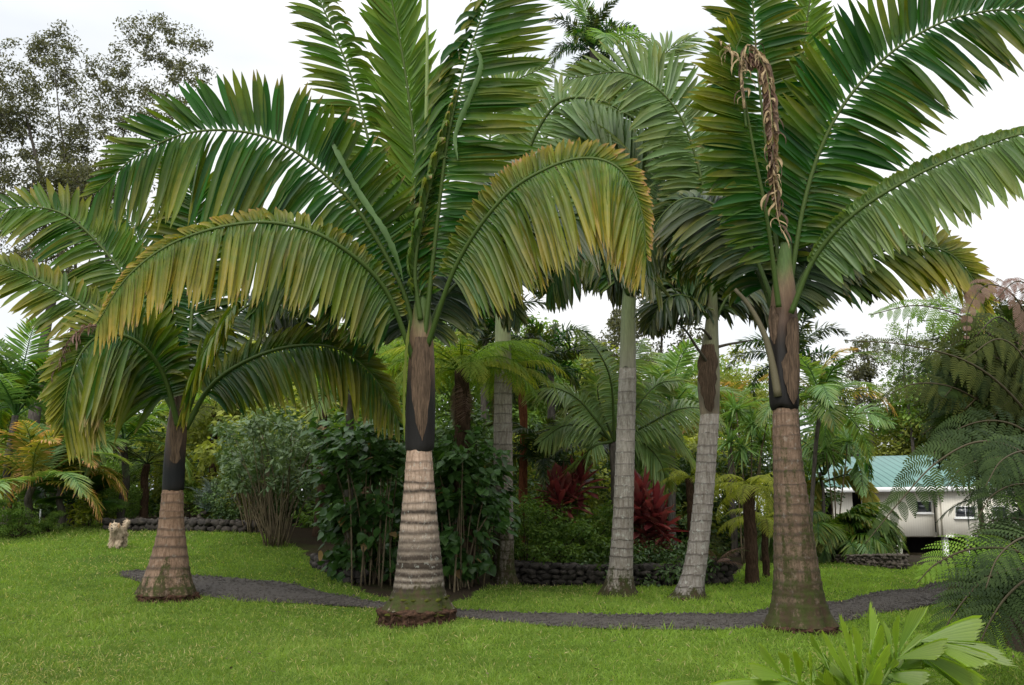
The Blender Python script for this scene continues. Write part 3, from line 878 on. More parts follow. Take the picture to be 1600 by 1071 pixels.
# gravel path
nn_ = 9; t = np.linspace(0, 1, nn_)
v = pb[:, None] * (1 - t[None, :, None]) + pf[:, None] * t[None, :, None]
vz = hgt(v[..., 0], v[..., 1]) + .012 + .012 * np.sin(t * np.pi)[None]
i = np.arange(259)[:, None] * nn_; j = np.arange(nn_ - 1)[None]
mb = MB(); mb.add(np.concatenate([v, vz[..., None]], -1), np.stack([i + j, i + nn_ + j, i + nn_ + j + 1, i + j + 1], -1).reshape(-1, 4))
m, nt, out = new_mat('black_cinder'); g = NG(nt)
a = g.noise(38, 4, .75); b = g.noise(1.6, 4, .6); vor = g.n('ShaderNodeTexVoronoi'); vor.inputs['Scale'].default_value = 55
g.lk(g.n('ShaderNodeTexCoord').outputs['Object'], vor.inputs['Vector'])
c = g.mix(a, (.028, .025, .023), (.155, .138, .122)); c = g.mix(g.math('MULTIPLY', g.ramp(b, .5, .7), .55), c, (.045, .038, .028))
c = g.mix(g.math('MULTIPLY', g.ramp(g.noise(22, 2, .5), .66, .72), .7), c, (.15, .12, .075))
g.lk(g.bsdf(c, .95, .1, g.bump(g.math('ADD', a, vor.outputs['Distance']), 1.0, .03)), out.inputs[0])
tag(mb.obj('path', m), kind='structure')
M['cinder'] = m
# loose cinders
N = 9000; k = rs.randint(0, 259, N); u = rs.rand(N)
c0 = pb[k] * (1 - u[:, None]) + pf[k] * u[:, None] + rs.randn(N, 2) * .03
ok = c0[:, 1] < 24; c0 = c0[ok]; N = len(c0); sz = rs.uniform(.006, .026, N) ** 1.0
o8 = np.array([[1, 0, 0], [0, 1, 0], [-1, 0, 0], [0, -1, 0], [0, 0, .8], [0, 0, -.6]], float)
v = np.concatenate([c0, (hgt(c0[:, 0], c0[:, 1]) + .022)[:, None]], 1)[:, None] + o8[None] * sz[:, None, None] * rs.uniform(.6, 1.4, (N, 6, 1))
tt = np.array([[0, 1, 4], [1, 2, 4], [2, 3, 4], [3, 0, 4], [1, 0, 5], [2, 1, 5], [3, 2, 5], [0, 3, 5]])
mb = MB(); mb.add(v.reshape(-1, 3), None, (np.arange(N)[:, None, None] * 6 + tt[None]).reshape(-1, 3))
tag(mb.obj('gravel', M['cinder'], smooth=False), 'loose black cinder scattered over the dark path', 'gravel', kind='stuff')

# grass blades
TRUNKS = []


def grass_blades(N, y0, y1, p, size):
    uu = rs.rand(N); e = 1 - p
    Y = (y0 ** e + uu * (y1 ** e - y0 ** e)) ** (1 / e)
    X = rs.uniform(-.66, .66, N) * Y + rs.uniform(-.4, .4, N)
    keep = (lawn(X, Y) > rs.rand(N) * .12 - .06) & ~inside(X + rs.randn(N) * .03, Y + rs.randn(N) * .07, PATH)
    X, Y = X[keep], Y[keep]
    return X, Y


X, Y = grass_blades(380000, 6.3, 34, 1.25, 1)
N = len(X); Z = hgt(X, Y)
k = np.clip(Y / 9, .8, 3.0)
patch = .5 + .5 * np.sin(X * 1.3 + np.sin(Y * .9) * 1.5) * np.sin(Y * 1.1 + X * .4)
right = sm(-2, 5, X)
L = rs.uniform(.03, .095, N) * (1 + .2 * (k - 1)) * (0.8 + .4 * patch)
wd = rs.uniform(.004, .0085, N) * k ** .95
d = np.stack([rs.randn(N) * .45, rs.randn(N) * .45, np.ones(N)], 1)
worn = sm(.55, .95, .5 + .5 * np.sin(X * .83 + 1.3 * np.sin(Y * .47)) * np.cos(Y * .71 + .6 * np.sin(X * .9)))
clump = .5 + .5 * np.sin(X * 7.1 + 2.2 * np.sin(Y * 5.3)) * np.sin(Y * 6.3 + 1.7 * np.sin(X * 4.1))
L *= .7 + .6 * clump
rnd = np.clip(rs.rand(N) * .45 + .22 * clump + .16 * patch + .42 * right - .22 * worn - .05, 0, 1)
dry = (rs.rand(N) < .03 + .05 * (1 - right) + .16 * worn)
L *= 1 - .25 * worn
nv = np.stack([rs.randn(N), rs.randn(N), rs.randn(N) * .2 + .2], 1)
mb = MB()
leaflets(mb, np.stack([X, Y, Z - .004], 1), d, nv, L, wd, rs.uniform(.2, 1.4, N), rnd, np.where(dry, .7, .12 * (1 - right) + .05), np.where(dry, rs.uniform(.2, .8, N), .04), S=2, prof=(np.array([0, .5, 1]), np.array([.8, .9, .05])), fold=0)
tag(mb.obj('grass', M['grass']), 'short bright green lawn grass on both sides of the cinder path', 'grass', kind='stuff')

# fallen leaf scraps on the lawn
N = 130; X, Y = grass_blades(N * 2, 6.6, 24, 1.2, 1); N = len(X)
mb = MB(); leaflets(mb, np.stack([X, Y, hgt(X, Y) + .035], 1), np.stack([rs.randn(N), rs.randn(N), rs.randn(N) * .15], 1), (0, 0, 1), rs.uniform(.03, .10, N), rs.uniform(.015, .035, N), .1, rs.rand(N), .8, 1.5, S=2, prof=OVATE, fold=.3)
tag(mb.obj('fallen_leaves', M['twig']), 'small dry leaf scraps lying in the lawn', 'leaf litter', kind='stuff')

# ------------------------------------------------------------------ main palms
BLK, BRN, TAN, GRN, GRL = (.012, .010, .009), (.09, .055, .035), (.16, .11, .06), (.085, .13, .035), (.13, .18, .06)


def trunk_base(px, py): return ground_at(px, py)


# --- palm A, middle
gA = trunk_base(652, 973); YA = gA[1]
A = thing('palm_tree', 'thick palm with whitish black-ringed trunk on a raised round mass of roots', 'palm tree', gA)
root_obj(A, YA, (652, 977, 113), (652, 948, 113), 1)
root_obj(A, YA, (652, 950, 108), (654, 930, 84), 5, 'mossy_foot', mat='moss', rootlets=0)
trunk_obj(A, YA, [(652, 951, 104), (653, 936, 88), (654, 918, 77), (655, 880, 69), (655, 840, 61), (655, 790, 52), (655, 750, 45), (655, 704, 39)], (.115, .135), (.39, .345, .29), (.36, .25, .185), (.058, .006), .42, .25, 1, ringk=.68)
shaft_obj(A, YA, [(655, 706, 40), (655.5, 698, 43), (656, 660, 45), (657, 610, 44), (658, 565, 41), (658, 520, 36), (659, 480, 27), (660, 440, 17)], [BLK, BLK, BLK, (.02, .016, .012), BRN, TAN, GRN, GRN], seed=2)
sheath_flap(A, YA, [(658.5, 530, 37.5), (658, 555, 40.5), (657, 600, 44.5), (656, 650, 45), (656, 690, 44)], 225, 325, 1.03, 3)
frond(A, YA, [(650, 540, 0), (628, 450, -.1), (560, 330, -.3), (480, 250, -.5), (400, 210, -.6), (300, 207, -.7), (215, 243, -.7), (152, 300, -.6)], Lr=105, Ll=192, w=13, mat='palm', droop=(.12, 1.7), start=.1, yel=(.06, .22), tip=(.13, .05), side_tip=(.04, .05), rnd=(.0, .75), n=68, ang=(84, 74, 26), label='long dark green frond arching to the left with upper leaflets standing up')
frond(A, YA, [(645, 560, -.1), (600, 450, -.5), (520, 378, -1.0), (440, 350, -1.2), (360, 352, -1.3), (270, 380, -1.4), (200, 432, -1.5), (152, 505, -1.5)], F=(.05, -.93, .35), Lr=30, Ll=136, w=10.5, mat='palm_mid', droop=(.6, 2.0), start=.12, yel=(.15, .75), tip=(.06, .18), side_tip=(.04, .12), rnd=(.1, .9), n=80, ang=(86, 76, 30), label='yellowing frond hanging like a curtain on the lower left')
frond(A, YA, [(648, 540, .1), (618, 390, .4), (588, 270, .5), (552, 130, .6), (508, 20, .6), (465, -70, .6)], F=(.45, -.8, .3), Lr=78, Ll=105, w=13, mat='palm_mid', droop=(1.3, .4), start=.18, yel=(.1, .2), tip=(.03, .1), rnd=(.2, 1), n=56, ang=(80, 72, 30), label='narrow frond rising to the upper left')
frond(A, YA, [(657, 520, .2), (655, 330, .4), (642, 180, .45), (624, 60, .4), (602, -40, .3), (575, -130, 0)], F=(.15, -1, .1), Lr=98, Ll=100, w=15, mat='palm_light', droop=(.15, .12), start=.2, yel=(.1, .15), tip=(.02, .04), n=56, ang=(34, 38, 22), fold=.4, label='fresh pale green frond standing straight up')
frond(A, YA, [(663, 530, -.1), (684, 340, -.25), (700, 215, -.35), (727, 100, -.4), (760, 10, -.45), (800, -70, -.5)], F=(-.2, -1, .1), Lr=160, Ll=75, w=13.5, mat='palm', droop=(.2, 2.2), start=.16, yel=(.12, .2), tip=(.04, .06), rnd=(.0, .7), n=62, ang=(86, 80, 40), label='dark frond rising to the upper right with leaflets spread sideways')
frond(A, YA, [(657, 500, -.15), (648, 420, -.25), (664, 320, -.3), (690, 230, -.35), (712, 150, -.4)], F=(.9, -.5, 0), Lr=42, Ll=42, w=16, mat='palm_grey', droop=(.6, .6), start=.1, yel=(.1, .2), tip=(.03, .15), n=34, ang=(25, 25, 20), fold=.6, label='folded grey-green young frond beside the heart of the palm')
frond(A, YA, [(668, 540, -.1), (715, 410, -.6), (785, 310, -1.0), (855, 263, -1.2), (918, 247, -1.3), (970, 266, -1.4), (1002, 330, -1.45), (1010, 400, -1.4)], F=(-.05, -.95, .3), Lr=172, Ll=40, w=10.5, mat='palm_mid', droop=(1.8, .25), start=.2, yel=(.2, .6), tip=(.04, .09), rnd=(.1, 1), n=84, ang=(84, 74, 30), side_tip=(.04, .30), label='olive frond arching right and turning down with dried grey tip leaflets')
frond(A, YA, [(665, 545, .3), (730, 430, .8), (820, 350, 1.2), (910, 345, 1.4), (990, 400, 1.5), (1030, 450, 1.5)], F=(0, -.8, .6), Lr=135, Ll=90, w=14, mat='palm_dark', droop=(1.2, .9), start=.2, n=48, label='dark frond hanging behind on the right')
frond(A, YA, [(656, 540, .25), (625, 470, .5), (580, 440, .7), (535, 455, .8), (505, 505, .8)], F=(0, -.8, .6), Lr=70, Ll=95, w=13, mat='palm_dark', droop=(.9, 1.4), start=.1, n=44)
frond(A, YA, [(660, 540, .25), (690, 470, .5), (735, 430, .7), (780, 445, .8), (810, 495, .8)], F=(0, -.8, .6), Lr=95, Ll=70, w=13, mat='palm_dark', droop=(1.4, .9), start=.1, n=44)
frond(A, YA, [(650, 545, .4), (585, 430, .9), (510, 395, 1.3), (440, 425, 1.5), (395, 490, 1.5)], F=(0, -.8, .6), Lr=80, Ll=150, w=14, mat='palm', droop=(.9, 1.5), start=.1, n=52, rnd=(0, .6), label='dark frond drooping behind on the left')
frond(A, YA, [(655, 540, .5), (640, 420, 1.2), (600, 300, 1.9), (560, 240, 2.4), (520, 230, 2.8)], F=(.3, -.6, .7), Lr=110, Ll=110, w=14, mat='palm', droop=(.5, .7), n=44, rnd=(0, .6))
frond(A, YA, [(662, 535, .5), (700, 420, 1.1), (760, 310, 1.7), (820, 250, 2.2), (870, 240, 2.6)], F=(-.3, -.6, .7), Lr=120, Ll=110, w=14, mat='palm_dark', droop=(.6, .5), n=44)
mb = MB(); tube(mb, spline([at(p[0], p[1], YA + .15) for p in [(660, 500), (664, 300), (667, 120), (668, -30), (672, -110)]], 20), np.linspace(.045, .012, 20), 8, (.16, .21, .07, 0))
mb.obj('spear_leaf', M['stalk'], A)


def ribbon(parent, Y0, pts, wpx, mat='drystrip', name='dried_strip', seed=0):
    P = spline([at(p[0], p[1], Y0 + (p[2] if len(p) > 2 else 0)) for p in pts], 40); r_ = np.random.RandomState(seed)
    T = nrm(np.gradient(P, axis=0)); ph = np.cumsum(r_.randn(40) * .35)
    s1 = nrm(np.cross(T, np.stack([np.cos(ph) * .6, -np.ones(40), np.sin(ph) * .6], 1)))
    wv = wpx * Y0 / F_PX / 2 * np.interp(np.linspace(0, 1, 40), [0, .15, .85, 1], [.2, 1, 1, .1]) * r_.uniform(.7, 1.2, 40)
    n_ = np.cross(s1, T)
    v = np.stack([P + s1 * wv[:, None], P + n_ * wv[:, None] * .5, P - s1 * wv[:, None]], 1).reshape(-1, 3)
    i = np.arange(39)[:, None] * 3; j = np.arange(2)[None]
    mb = MB(); mb.add(v, np.stack([i + j, i + j + 1, i + 4 + j, i + 3 + j], -1).reshape(-1, 4))
    return mb.obj(name, M[mat], parent)


ribbon(A, YA, [(505, 190, -.5), (528, 240, -.5), (560, 300, -.45), (600, 360, -.4), (622, 410, -.3), (630, 440, -.25)], 9, 'palm_grey', seed=1)
ribbon(A, YA, [(640, 500, -.25), (634, 560, -.28), (631, 630, -.27), (632, 690, -.27)], 5, 'palm_gold', 'hanging_strip', seed=2)
ribbon(A, YA, [(735, 60, -.5), (752, 100, -.5), (735, 150, -.5), (712, 210, -.45), (715, 250, -.45)], 9, 'palm_grey', seed=3)

# --- palm B, right
gB = trunk_base(1250, 988); YB = gB[1]
B = thing('palm_tree', 'thick palm with brown moss-streaked trunk at the right, beside the bend of the path', 'palm tree', gB)
root_obj(B, YB, (1250, 992, 116), (1250, 974, 108), 7)
trunk_obj(B, YB, [(1249, 976, 104), (1248, 960, 90), (1247, 935, 78), (1245, 900, 69), (1241, 850, 61), (1236, 780, 51), (1230, 710, 43), (1227, 639, 38)], (.125, .145), (.125, .09, .062), (.185, .122, .085), (.030, .009), 1.5, .12, 3, maxmoss=.85, moss_low=.66)
shaft_obj(B, YB, [(1226, 641, 38), (1226, 632, 46), (1225, 590, 47), (1225, 540, 44), (1225, 500, 42), (1225, 455, 36), (1226, 420, 26), (1228, 380, 16)], [BLK, BLK, BLK, (.022, .016, .012), BRN, TAN, GRN, GRN], seed=6)
sheath_flap(B, YB, [(1225, 500, 42.5), (1225, 525, 44), (1225, 560, 46), (1225, 600, 48), (1226, 634, 48)], 250, 345, 1.03, 8)
sheath_flap(B, YB, [(1225, 480, 40), (1225, 510, 43), (1225, 540, 45)], 170, 235, 1.05, 9)
frond(B, YB, [(1222, 470, .3), (1202, 270, .5), (1184, 110, .5), (1173, -20, .4), (1150, -120, .2)], F=(.1, -1, .1), Lr=105, Ll=105, w=15, mat='palm', droop=(.25, .35), start=.2, rnd=(0, .6), n=58, ang=(82, 74, 40), label='dark frond standing straight up behind')
frond(B, YB, [(1217, 480, -.2), (1198, 340, -.45), (1178, 235, -.55), (1162, 145, -.6), (1150, 85, -.65), (1160, 55, -.7)], F=(.25, -1, .1), Lr=0, Ll=118, w=13, mat='palm', droop=(.2, .3), start=.18, yel=(.03, .45), tip=(.04, .12), rnd=(0, .7), n=50, ang=(84, 74, 45), label='front frond with yellowing leaflets on its left side')
frond(B, YB, [(1166, 200, -.62), (1160, 130, -.66), (1172, 82, -.7), (1196, 110, -.75), (1206, 180, -.75), (1208, 260, -.75), (1216, 330, -.7)], F=(.4, -1, .1), Lr=34, Ll=30, w=13, mat='fern_dead', droop=(2.5, 2.5), start=.25, n=46, ang=(40, 35, 25), fold=.5, r0=2.0, jitter=16, missing=.25, label='dead brown folded frond end hanging down')
frond(B, YB, [(1232, 470, .5), (1242, 260, .7), (1252, 110, .7), (1266, 0, .6), (1285, -80, .5)], F=(-.3, -1, .1), Lr=75, Ll=70, w=14, mat='palm_light', droop=(.3, .3), n=50, ang=(60, 50, 28), label='backlit frond rising behind the heart, backlight painted as pale green')  # paler leaf colour stands in for light coming through from behind
frond(B, YB, [(1230, 480, 0), (1256, 320, -.1), (1290, 215, -.2), (1340, 135, -.35), (1412, 68, -.5), (1500, 26, -.6), (1600, 18, -.7), (1700, 60, -.7)], F=(0, -1, .05), Lr=150, Ll=120, w=14, mat='palm', droop=(.8, .12), start=.14, rnd=(0, .75), yel=(.05, .2), tip=(.03, .06), n=66, ang=(66, 66, 30), label='large dark frond arching up to the upper right corner')
frond(B, YB, [(1236, 490, -.2), (1272, 405, -.4), (1330, 338, -.7), (1420, 280, -1.0), (1520, 235, -1.2), (1620, 206, -1.4), (1730, 215, -1.4)], F=(.08, -.95, .3), Lr=108, Ll=20, w=15, mat='palm_grey', droop=(1.3, .3), start=.16, yel=(.1, .25), tip=(.04, .08), n=62, ang=(78, 70, 35), label='grey-green frond reaching right with leaflets hanging in a fringe')
frond(B, YB, [(1238, 512, .3), (1278, 450, .5), (1340, 408, .8), (1420, 384, 1.0), (1482, 396, 1.1), (1522, 440, 1.1), (1540, 490, 1.1)], F=(0, -.9, .45), Lr=115, Ll=75, w=14, mat='palm', droop=(1.0, .15), start=.2, yel=(.1, 1.0), tip=(.03, .18), rnd=(0, .8), n=56, ang=(62, 58, 30), label='lower right frond turning golden toward its end')
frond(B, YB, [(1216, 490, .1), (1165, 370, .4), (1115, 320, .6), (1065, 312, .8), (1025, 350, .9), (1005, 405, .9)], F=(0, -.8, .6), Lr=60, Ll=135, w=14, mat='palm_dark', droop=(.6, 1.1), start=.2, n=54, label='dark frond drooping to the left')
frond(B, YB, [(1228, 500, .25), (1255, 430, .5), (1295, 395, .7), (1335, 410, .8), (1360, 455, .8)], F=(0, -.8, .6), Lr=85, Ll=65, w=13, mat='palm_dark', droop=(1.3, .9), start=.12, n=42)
frond(B, YB, [(1213, 500, .4), (1180, 420, .8), (1140, 370, 1.2), (1095, 370, 1.5), (1060, 420, 1.6)], F=(0, -.8, .6), Lr=70, Ll=110, w=14, mat='palm', droop=(.6, 1.2), start=.2, n=44, rnd=(0, .5))
frond(B, YB, [(1236, 480, .6), (1270, 340, 1.1), (1310, 285, 1.5), (1350, 290, 1.8), (1385, 340, 2.0)], F=(0, -.7, .7), Lr=75, Ll=50, w=12, mat='palm_grey', droop=(1.3, .6), start=.25, n=40)
frond(B, YB, [(1226, 480, .4), (1222, 330, .9), (1235, 200, 1.4), (1270, 120, 1.8), (1310, 90, 2.2)], F=(-.2, -.8, .5), Lr=90, Ll=90, w=14, mat='palm', droop=(.4, .3), n=44, rnd=(0, .6))
mb = MB(); tube(mb, spline([at(p[0], p[1], YB - .15) for p in [(1148, 452), (1172, 480), (1195, 525), (1207, 570), (1216, 620)]], 18), np.linspace(.022, .05, 18), 8, (.10, .085, .05, 0))
mb.obj('bare_stalk', M['stalk'], B)



def scraps(parent, Y0, path, n, seed, mats, name='dead_scraps'):
    """brittle midrib with shredded, curled leaflet remains hanging from it"""
    r_ = np.random.RandomState(seed); mb = MB(); SP_ = spline([at(x, y, Y0) for x, y in path], 60)
    tube(mb, SP_, np.linspace(.018, .005, 60), 6)
    k_ = r_.randint(3, 60, n)
    for kk_ in k_:
        Lp = r_.uniform(.10, .34); w_ = r_.uniform(.012, .04); m_ = 12
        d0 = np.array([r_.uniform(-.9, .9), r_.uniform(-.9, .2), r_.uniform(-.7, .5)])
        P = [SP_[kk_]]; cur = r_.randn(3) * .35
        for s_ in range(m_):
            t_ = s_ / m_
            dd = nrm(d0 * (1 - t_) + np.array([0, 0, -1.6]) * t_ + cur * math.sin(t_ * 6 + kk_) * .8)
            P.append(P[-1] + dd * Lp / m_)
        P = np.array(P); T = nrm(np.gradient(P, axis=0)); ph = r_.uniform(0, 6) + np.cumsum(r_.randn(m_ + 1) * .3)
        s1 = nrm(np.cross(T, np.stack([np.cos(ph), np.sin(ph), .3 + 0 * ph], 1)))
        wv = w_ / 2 * np.interp(np.linspace(0, 1, m_ + 1), [0, .3, .8, 1], [.4, 1, .7, .05]); n_ = np.cross(s1, T)
        v = np.stack([P + s1 * wv[:, None], P + n_ * wv[:, None] * .6, P - s1 * wv[:, None]], 1).reshape(-1, 3)
        i = np.arange(m_)[:, None] * 3; j = np.arange(2)[None]
        mb.add(v, np.stack([i + j, i + j + 1, i + 4 + j, i + 3 + j], -1).reshape(-1, 4), m=int(r_.rand() < .4))
    return mb.obj(name, [M[x] for x in mats], parent)


scraps(B, YB - .75, [(1163, 170), (1158, 110), (1166, 72), (1186, 84), (1200, 130), (1206, 200), (1208, 270), (1214, 330), (1222, 365)], 90, 5, ['drystrip', 'dry'])['label'] = 'shredded pale brown dead frond end hanging down'
scraps(B, YB - .7, [(1150, 88), (1128, 72), (1112, 66)], 16, 6, ['drystrip', 'palm_gold'])
# --- palm C, left
gC = trunk_base(262, 936); YC = gC[1]
C_ = thing('palm_tree', 'smaller brown-trunked palm at the left, next to the end of the cinder path', 'palm tree', gC)
root_obj(C_, YC, (262, 941, 97), (262, 926, 84), 11)
trunk_obj(C_, YC, [(262, 928, 82), (262, 912, 74), (263, 895, 65), (265, 870, 54), (267, 840, 43), (268, 810, 36), (270, 766, 31)], (.115, .135), (.20, .135, .095), (.27, .17, .115), (.020, .008), .65, .1, 4, maxmoss=.72, moss_low=.15)
shaft_obj(C_, YC, [(270, 768, 31), (271, 760, 33), (273, 720, 33), (277, 670, 32), (282, 630, 29), (286, 590, 22), (288, 555, 13)], [BLK, BLK, BLK, BRN, (.06, .05, .025), GRN, GRN], seed=9)
sheath_flap(C_, YC, [(284, 620, 29), (279, 670, 33), (275, 725, 34)], 220, 320, 1.03, 12)
frond(C_, YC, [(278, 665, -.2), (255, 585, -.5), (215, 535, -.9), (165, 522, -1.2), (130, 548, -1.3), (108, 600, -1.4), (98, 665, -1.4)], F=(.1, -.85, .5), Lr=70, Ll=160, w=11, mat='palm', droop=(.6, 1.3), yel=(.25, .5), tip=(.05, .1), side_tip=(.1, .1), n=58, rnd=(0, .7), label='broad frond curving down on the left with hanging leaflets')
frond(C_, YC, [(290, 670, 0), (330, 603, -.1), (390, 562, -.2), (460, 541, -.3), (530, 546, -.4), (585, 590, -.5), (622, 655, -.5)], F=(0, -.9, .45), Lr=118, Ll=50, w=10, mat='palm', droop=(1.2, .3), yel=(.2, .5), tip=(.05, .12), n=60, rnd=(0, .7), ang=(58, 56, 26), label='frond arching right in front of the shrubs')
frond(C_, YC, [(280, 650, .2), (232, 495, .5), (181, 413, .6), (116, 345, .6), (60, 324, .6), (0, 330, .6), (-60, 360, .6)], F=(.1, -.95, .3), Lr=70, Ll=105, w=12, mat='palm_mid', droop=(.1, .8), n=56, yel=(.1, .2), ang=(45, 60, 30), label='frond arching to the left edge of the picture')
frond(C_, YC, [(278, 655, 0), (205, 525, 0), (128, 477, 0), (65, 441, 0), (0, 413, -.1), (-70, 410, -.1)], F=(.1, -.9, .4), Lr=45, Ll=80, w=11, mat='palm_mid', droop=(.3, .7), n=52, yel=(.2, .4), label='lower frond reaching out to the left edge')
frond(C_, YC, [(288, 640, .3), (300, 490, .6), (308, 390, .7), (298, 300, .6), (270, 250, .5)], Lr=95, Ll=95, w=12, mat='palm', droop=(.4, .4), n=52, rnd=(0, .5), label='upright dark frond behind the palm in the middle')
frond(C_, YC, [(292, 645, .2), (340, 525, .4), (400, 472, .5), (452, 488, .5), (485, 540, .4)], F=(0, -.8, .6), Lr=100, Ll=60, w=11, mat='palm_dark', droop=(.8, .5), n=44)
frond(C_, YC, [(286, 660, -.4), (310, 570, -1.0), (345, 510, -1.5), (372, 470, -1.9)], F=(-.5, -.6, .6), Lr=100, Ll=70, w=13, mat='palm_mid', droop=(1.2, .6), n=40, yel=(.2, .3), label='frond leaning toward the viewer')
frond(C_, YC, [(283, 650, .5), (255, 500, 1.0), (225, 410, 1.4), (205, 350, 1.6), (180, 330, 1.8)], Lr=90, Ll=90, w=11, mat='palm', droop=(.3, .6), n=44, rnd=(0, .5))

scraps(C_, YC - 1.3, [(175, 515), (140, 510), (110, 530), (92, 570)], 36, 8, ['fern_dead', 'dry'])['label'] = 'dried grey-brown leaflet ends'

# --- palm D, E, F: grey trunks further back
gD = trunk_base(790, 912); YD = gD[1]
D_ = thing('palm_tree', 'straight grey-trunked palm behind the big-leaved shrub, left of the stone wall', 'palm tree', gD)
trunk_obj(D_, YD, [(790, 913, 44), (789, 898, 34), (788, 870, 30), (787, 800, 29), (786, 700, 29), (786, 576, 27)], (.17, .20), (.18, .15, .12), (.41, .36, .31), (.012, .010), 1.9, .3, 5, maxmoss=.75, moss_low=.2)
shaft_obj(D_, YD, [(786, 578, 27), (786, 540, 27), (786, 500, 25), (787, 465, 22), (787, 430, 14)], [(.30, .27, .18), (.26, .27, .15), (.2, .24, .11), (.15, .2, .07), GRN], seed=4)
frond(D_, YD, [(789, 470, 0), (812, 280, -.6), (862, 170, -1.0), (925, 154, -1.2), (990, 186, -1.3), (1050, 242, -1.3), (1110, 305, -1.3), (1168, 410, -1.2)], F=(0, -.9, .4), Lr=180, Ll=60, w=10, mat='palm_grey', droop=(.7, .3), start=.25, n=66, yel=(.1, .3), rnd=(.1, .9), label='very long olive frond arching over to the right')
frond(D_, YD, [(789, 475, .2), (830, 400, .2), (890, 370, 0), (945, 395, -.2), (985, 450, -.3)], F=(0, -.8, .6), Lr=110, Ll=70, w=13, mat='palm_dark', droop=(1.0, .7), n=46)
frond(D_, YD, [(785, 475, .2), (750, 400, .2), (715, 375, 0), (680, 400, -.2), (660, 450, -.3)], F=(0, -.8, .6), Lr=70, Ll=110, w=13, mat='palm_dark', droop=(.7, 1.0), n=46)
frond(D_, YD, [(787, 470, .3), (800, 330, .6), (840, 230, .8), (900, 190, .8), (960, 230, .7), (1000, 320, .6)], F=(0, -.9, .4), Lr=130, Ll=70, w=9, mat='palm_grey', droop=(.7, .3), n=60, rnd=(0, .7))
frond(D_, YD, [(786, 465, .4), (770, 330, .8), (765, 220, 1.0), (790, 140, 1.0), (850, 105, 1.0)], Lr=100, Ll=90, w=9, mat='palm_grey', droop=(.5, .4), n=60)
for kx, (dx, e, dd) in enumerate([(-1.0, .1, .6), (.9, .15, .8), (.2, .3, 1.6), (-.5, .5, 1.4)]):
    frond(D_, YD, [(787, 470, .2), (787 + 60 * dx, 400, .2 + dd * .4), (787 + 130 * dx, 350, .2 + dd), (787 + 180 * dx, 370, .3 + dd * 1.4), (787 + 205 * dx, 430, .3 + dd * 1.7)], F=(0, -.5, .8), Lr=85, Ll=85, w=12, mat='palm_dark', droop=(1.0, 1.0), n=40)

gE = trunk_base(967, 931); YE = gE[1]
E_ = thing('palm_tree', 'tall slender grey-trunked palm with wide foot in front of the lava stone wall', 'palm tree', gE)
trunk_obj(E_, YE, [(967, 933, 66), (967, 922, 52), (969, 900, 40), (971, 870, 35), (974, 800, 31), (977, 700, 29), (981, 576, 27)], (.165, .19), (.27, .24, .205), (.45, .405, .36), (.011, .009), .6, .5, 6, moss_low=.06)
shaft_obj(E_, YE, [(981, 577, 27), (981.5, 540, 26), (982, 500, 24), (984, 450, 21), (986, 410, 15)], [(.33, .31, .23), (.24, .25, .15), (.17, .2, .10), (.13, .17, .07), GRN], seed=5)
for pts, a, b, mt in [([(984, 455, .2), (955, 330, .4), (915, 250, .6), (865, 235, .8), (820, 280, .9)], 60, 110, 'palm_grey'), ([(986, 455, .2), (1020, 330, .3), (1060, 265, .4), (1110, 260, .5), (1150, 310, .5)], 110, 60, 'palm_grey'),
                      ([(985, 450, .3), (995, 300, .6), (1005, 180, .8), (1035, 90, .9), (1080, 60, 1.0)], 95, 95, 'palm_grey'), ([(984, 450, .4), (970, 320, .8), (945, 220, 1.2), (905, 160, 1.4), (855, 150, 1.5)], 95, 95, 'palm_grey'),
                      ([(986, 460, -.1), (1015, 390, -.4), (1050, 370, -.6), (1085, 400, -.7), (1105, 455, -.7)], 95, 60, 'palm'), ([(983, 460, -.1), (950, 400, -.4), (915, 385, -.6), (880, 410, -.7), (855, 455, -.7)], 60, 95, 'palm')]:
    frond(E_, YE, pts, F=(0, -.85, .5), Lr=a, Ll=b, w=9, mat=mt, droop=(.6, .6), n=60, rnd=(.1, 1))

gF = trunk_base(1072, 936); YF = gF[1]
F_ = thing('palm_tree', 'grey-trunked palm leaning to the right beside the end of the lava stone wall', 'palm tree', gF)
trunk_obj(F_, YF, [(1073, 939, 58), (1077, 925, 46), (1081, 908, 38), (1087, 880, 34), (1094, 830, 31), (1100, 770, 30), (1105, 700, 30), (1109, 648, 29)], (.15, .16), (.23, .21, .19), (.46, .40, .35), (.010, .010), .3, .45, 7, moss_low=.03)
root_obj(F_, YF, (1072, 941, 60), (1073, 932, 54), 15)
shaft_obj(F_, YF, [(1109, 650, 28), (1108, 630, 30), (1107, 600, 33), (1108, 560, 30), (1111, 520, 22), (1113, 485, 17), (1115, 440, 10)], [(.28, .22, .15), (.17, .14, .10), (.24, .21, .13), (.22, .21, .12), (.16, .16, .09), (.12, .12, .06), GRN], seed=8)
sheath_flap(F_, YF, [(1109, 540, 27), (1107, 580, 33), (1107, 610, 34), (1108, 645, 31)], 180, 320, 1.03, 14)
frond(F_, YF, [(1114, 500, .4), (1106, 330, .7), (1062, 180, .7), (985, 116, .6), (895, 122, .5)], F=(.1, -.9, .3), Lr=95, Ll=110, w=12, mat='palm_grey', droop=(.1, .7), n=54, start=.3, ang=(70, 66, 30), label='grey-green frond arching high to the left')
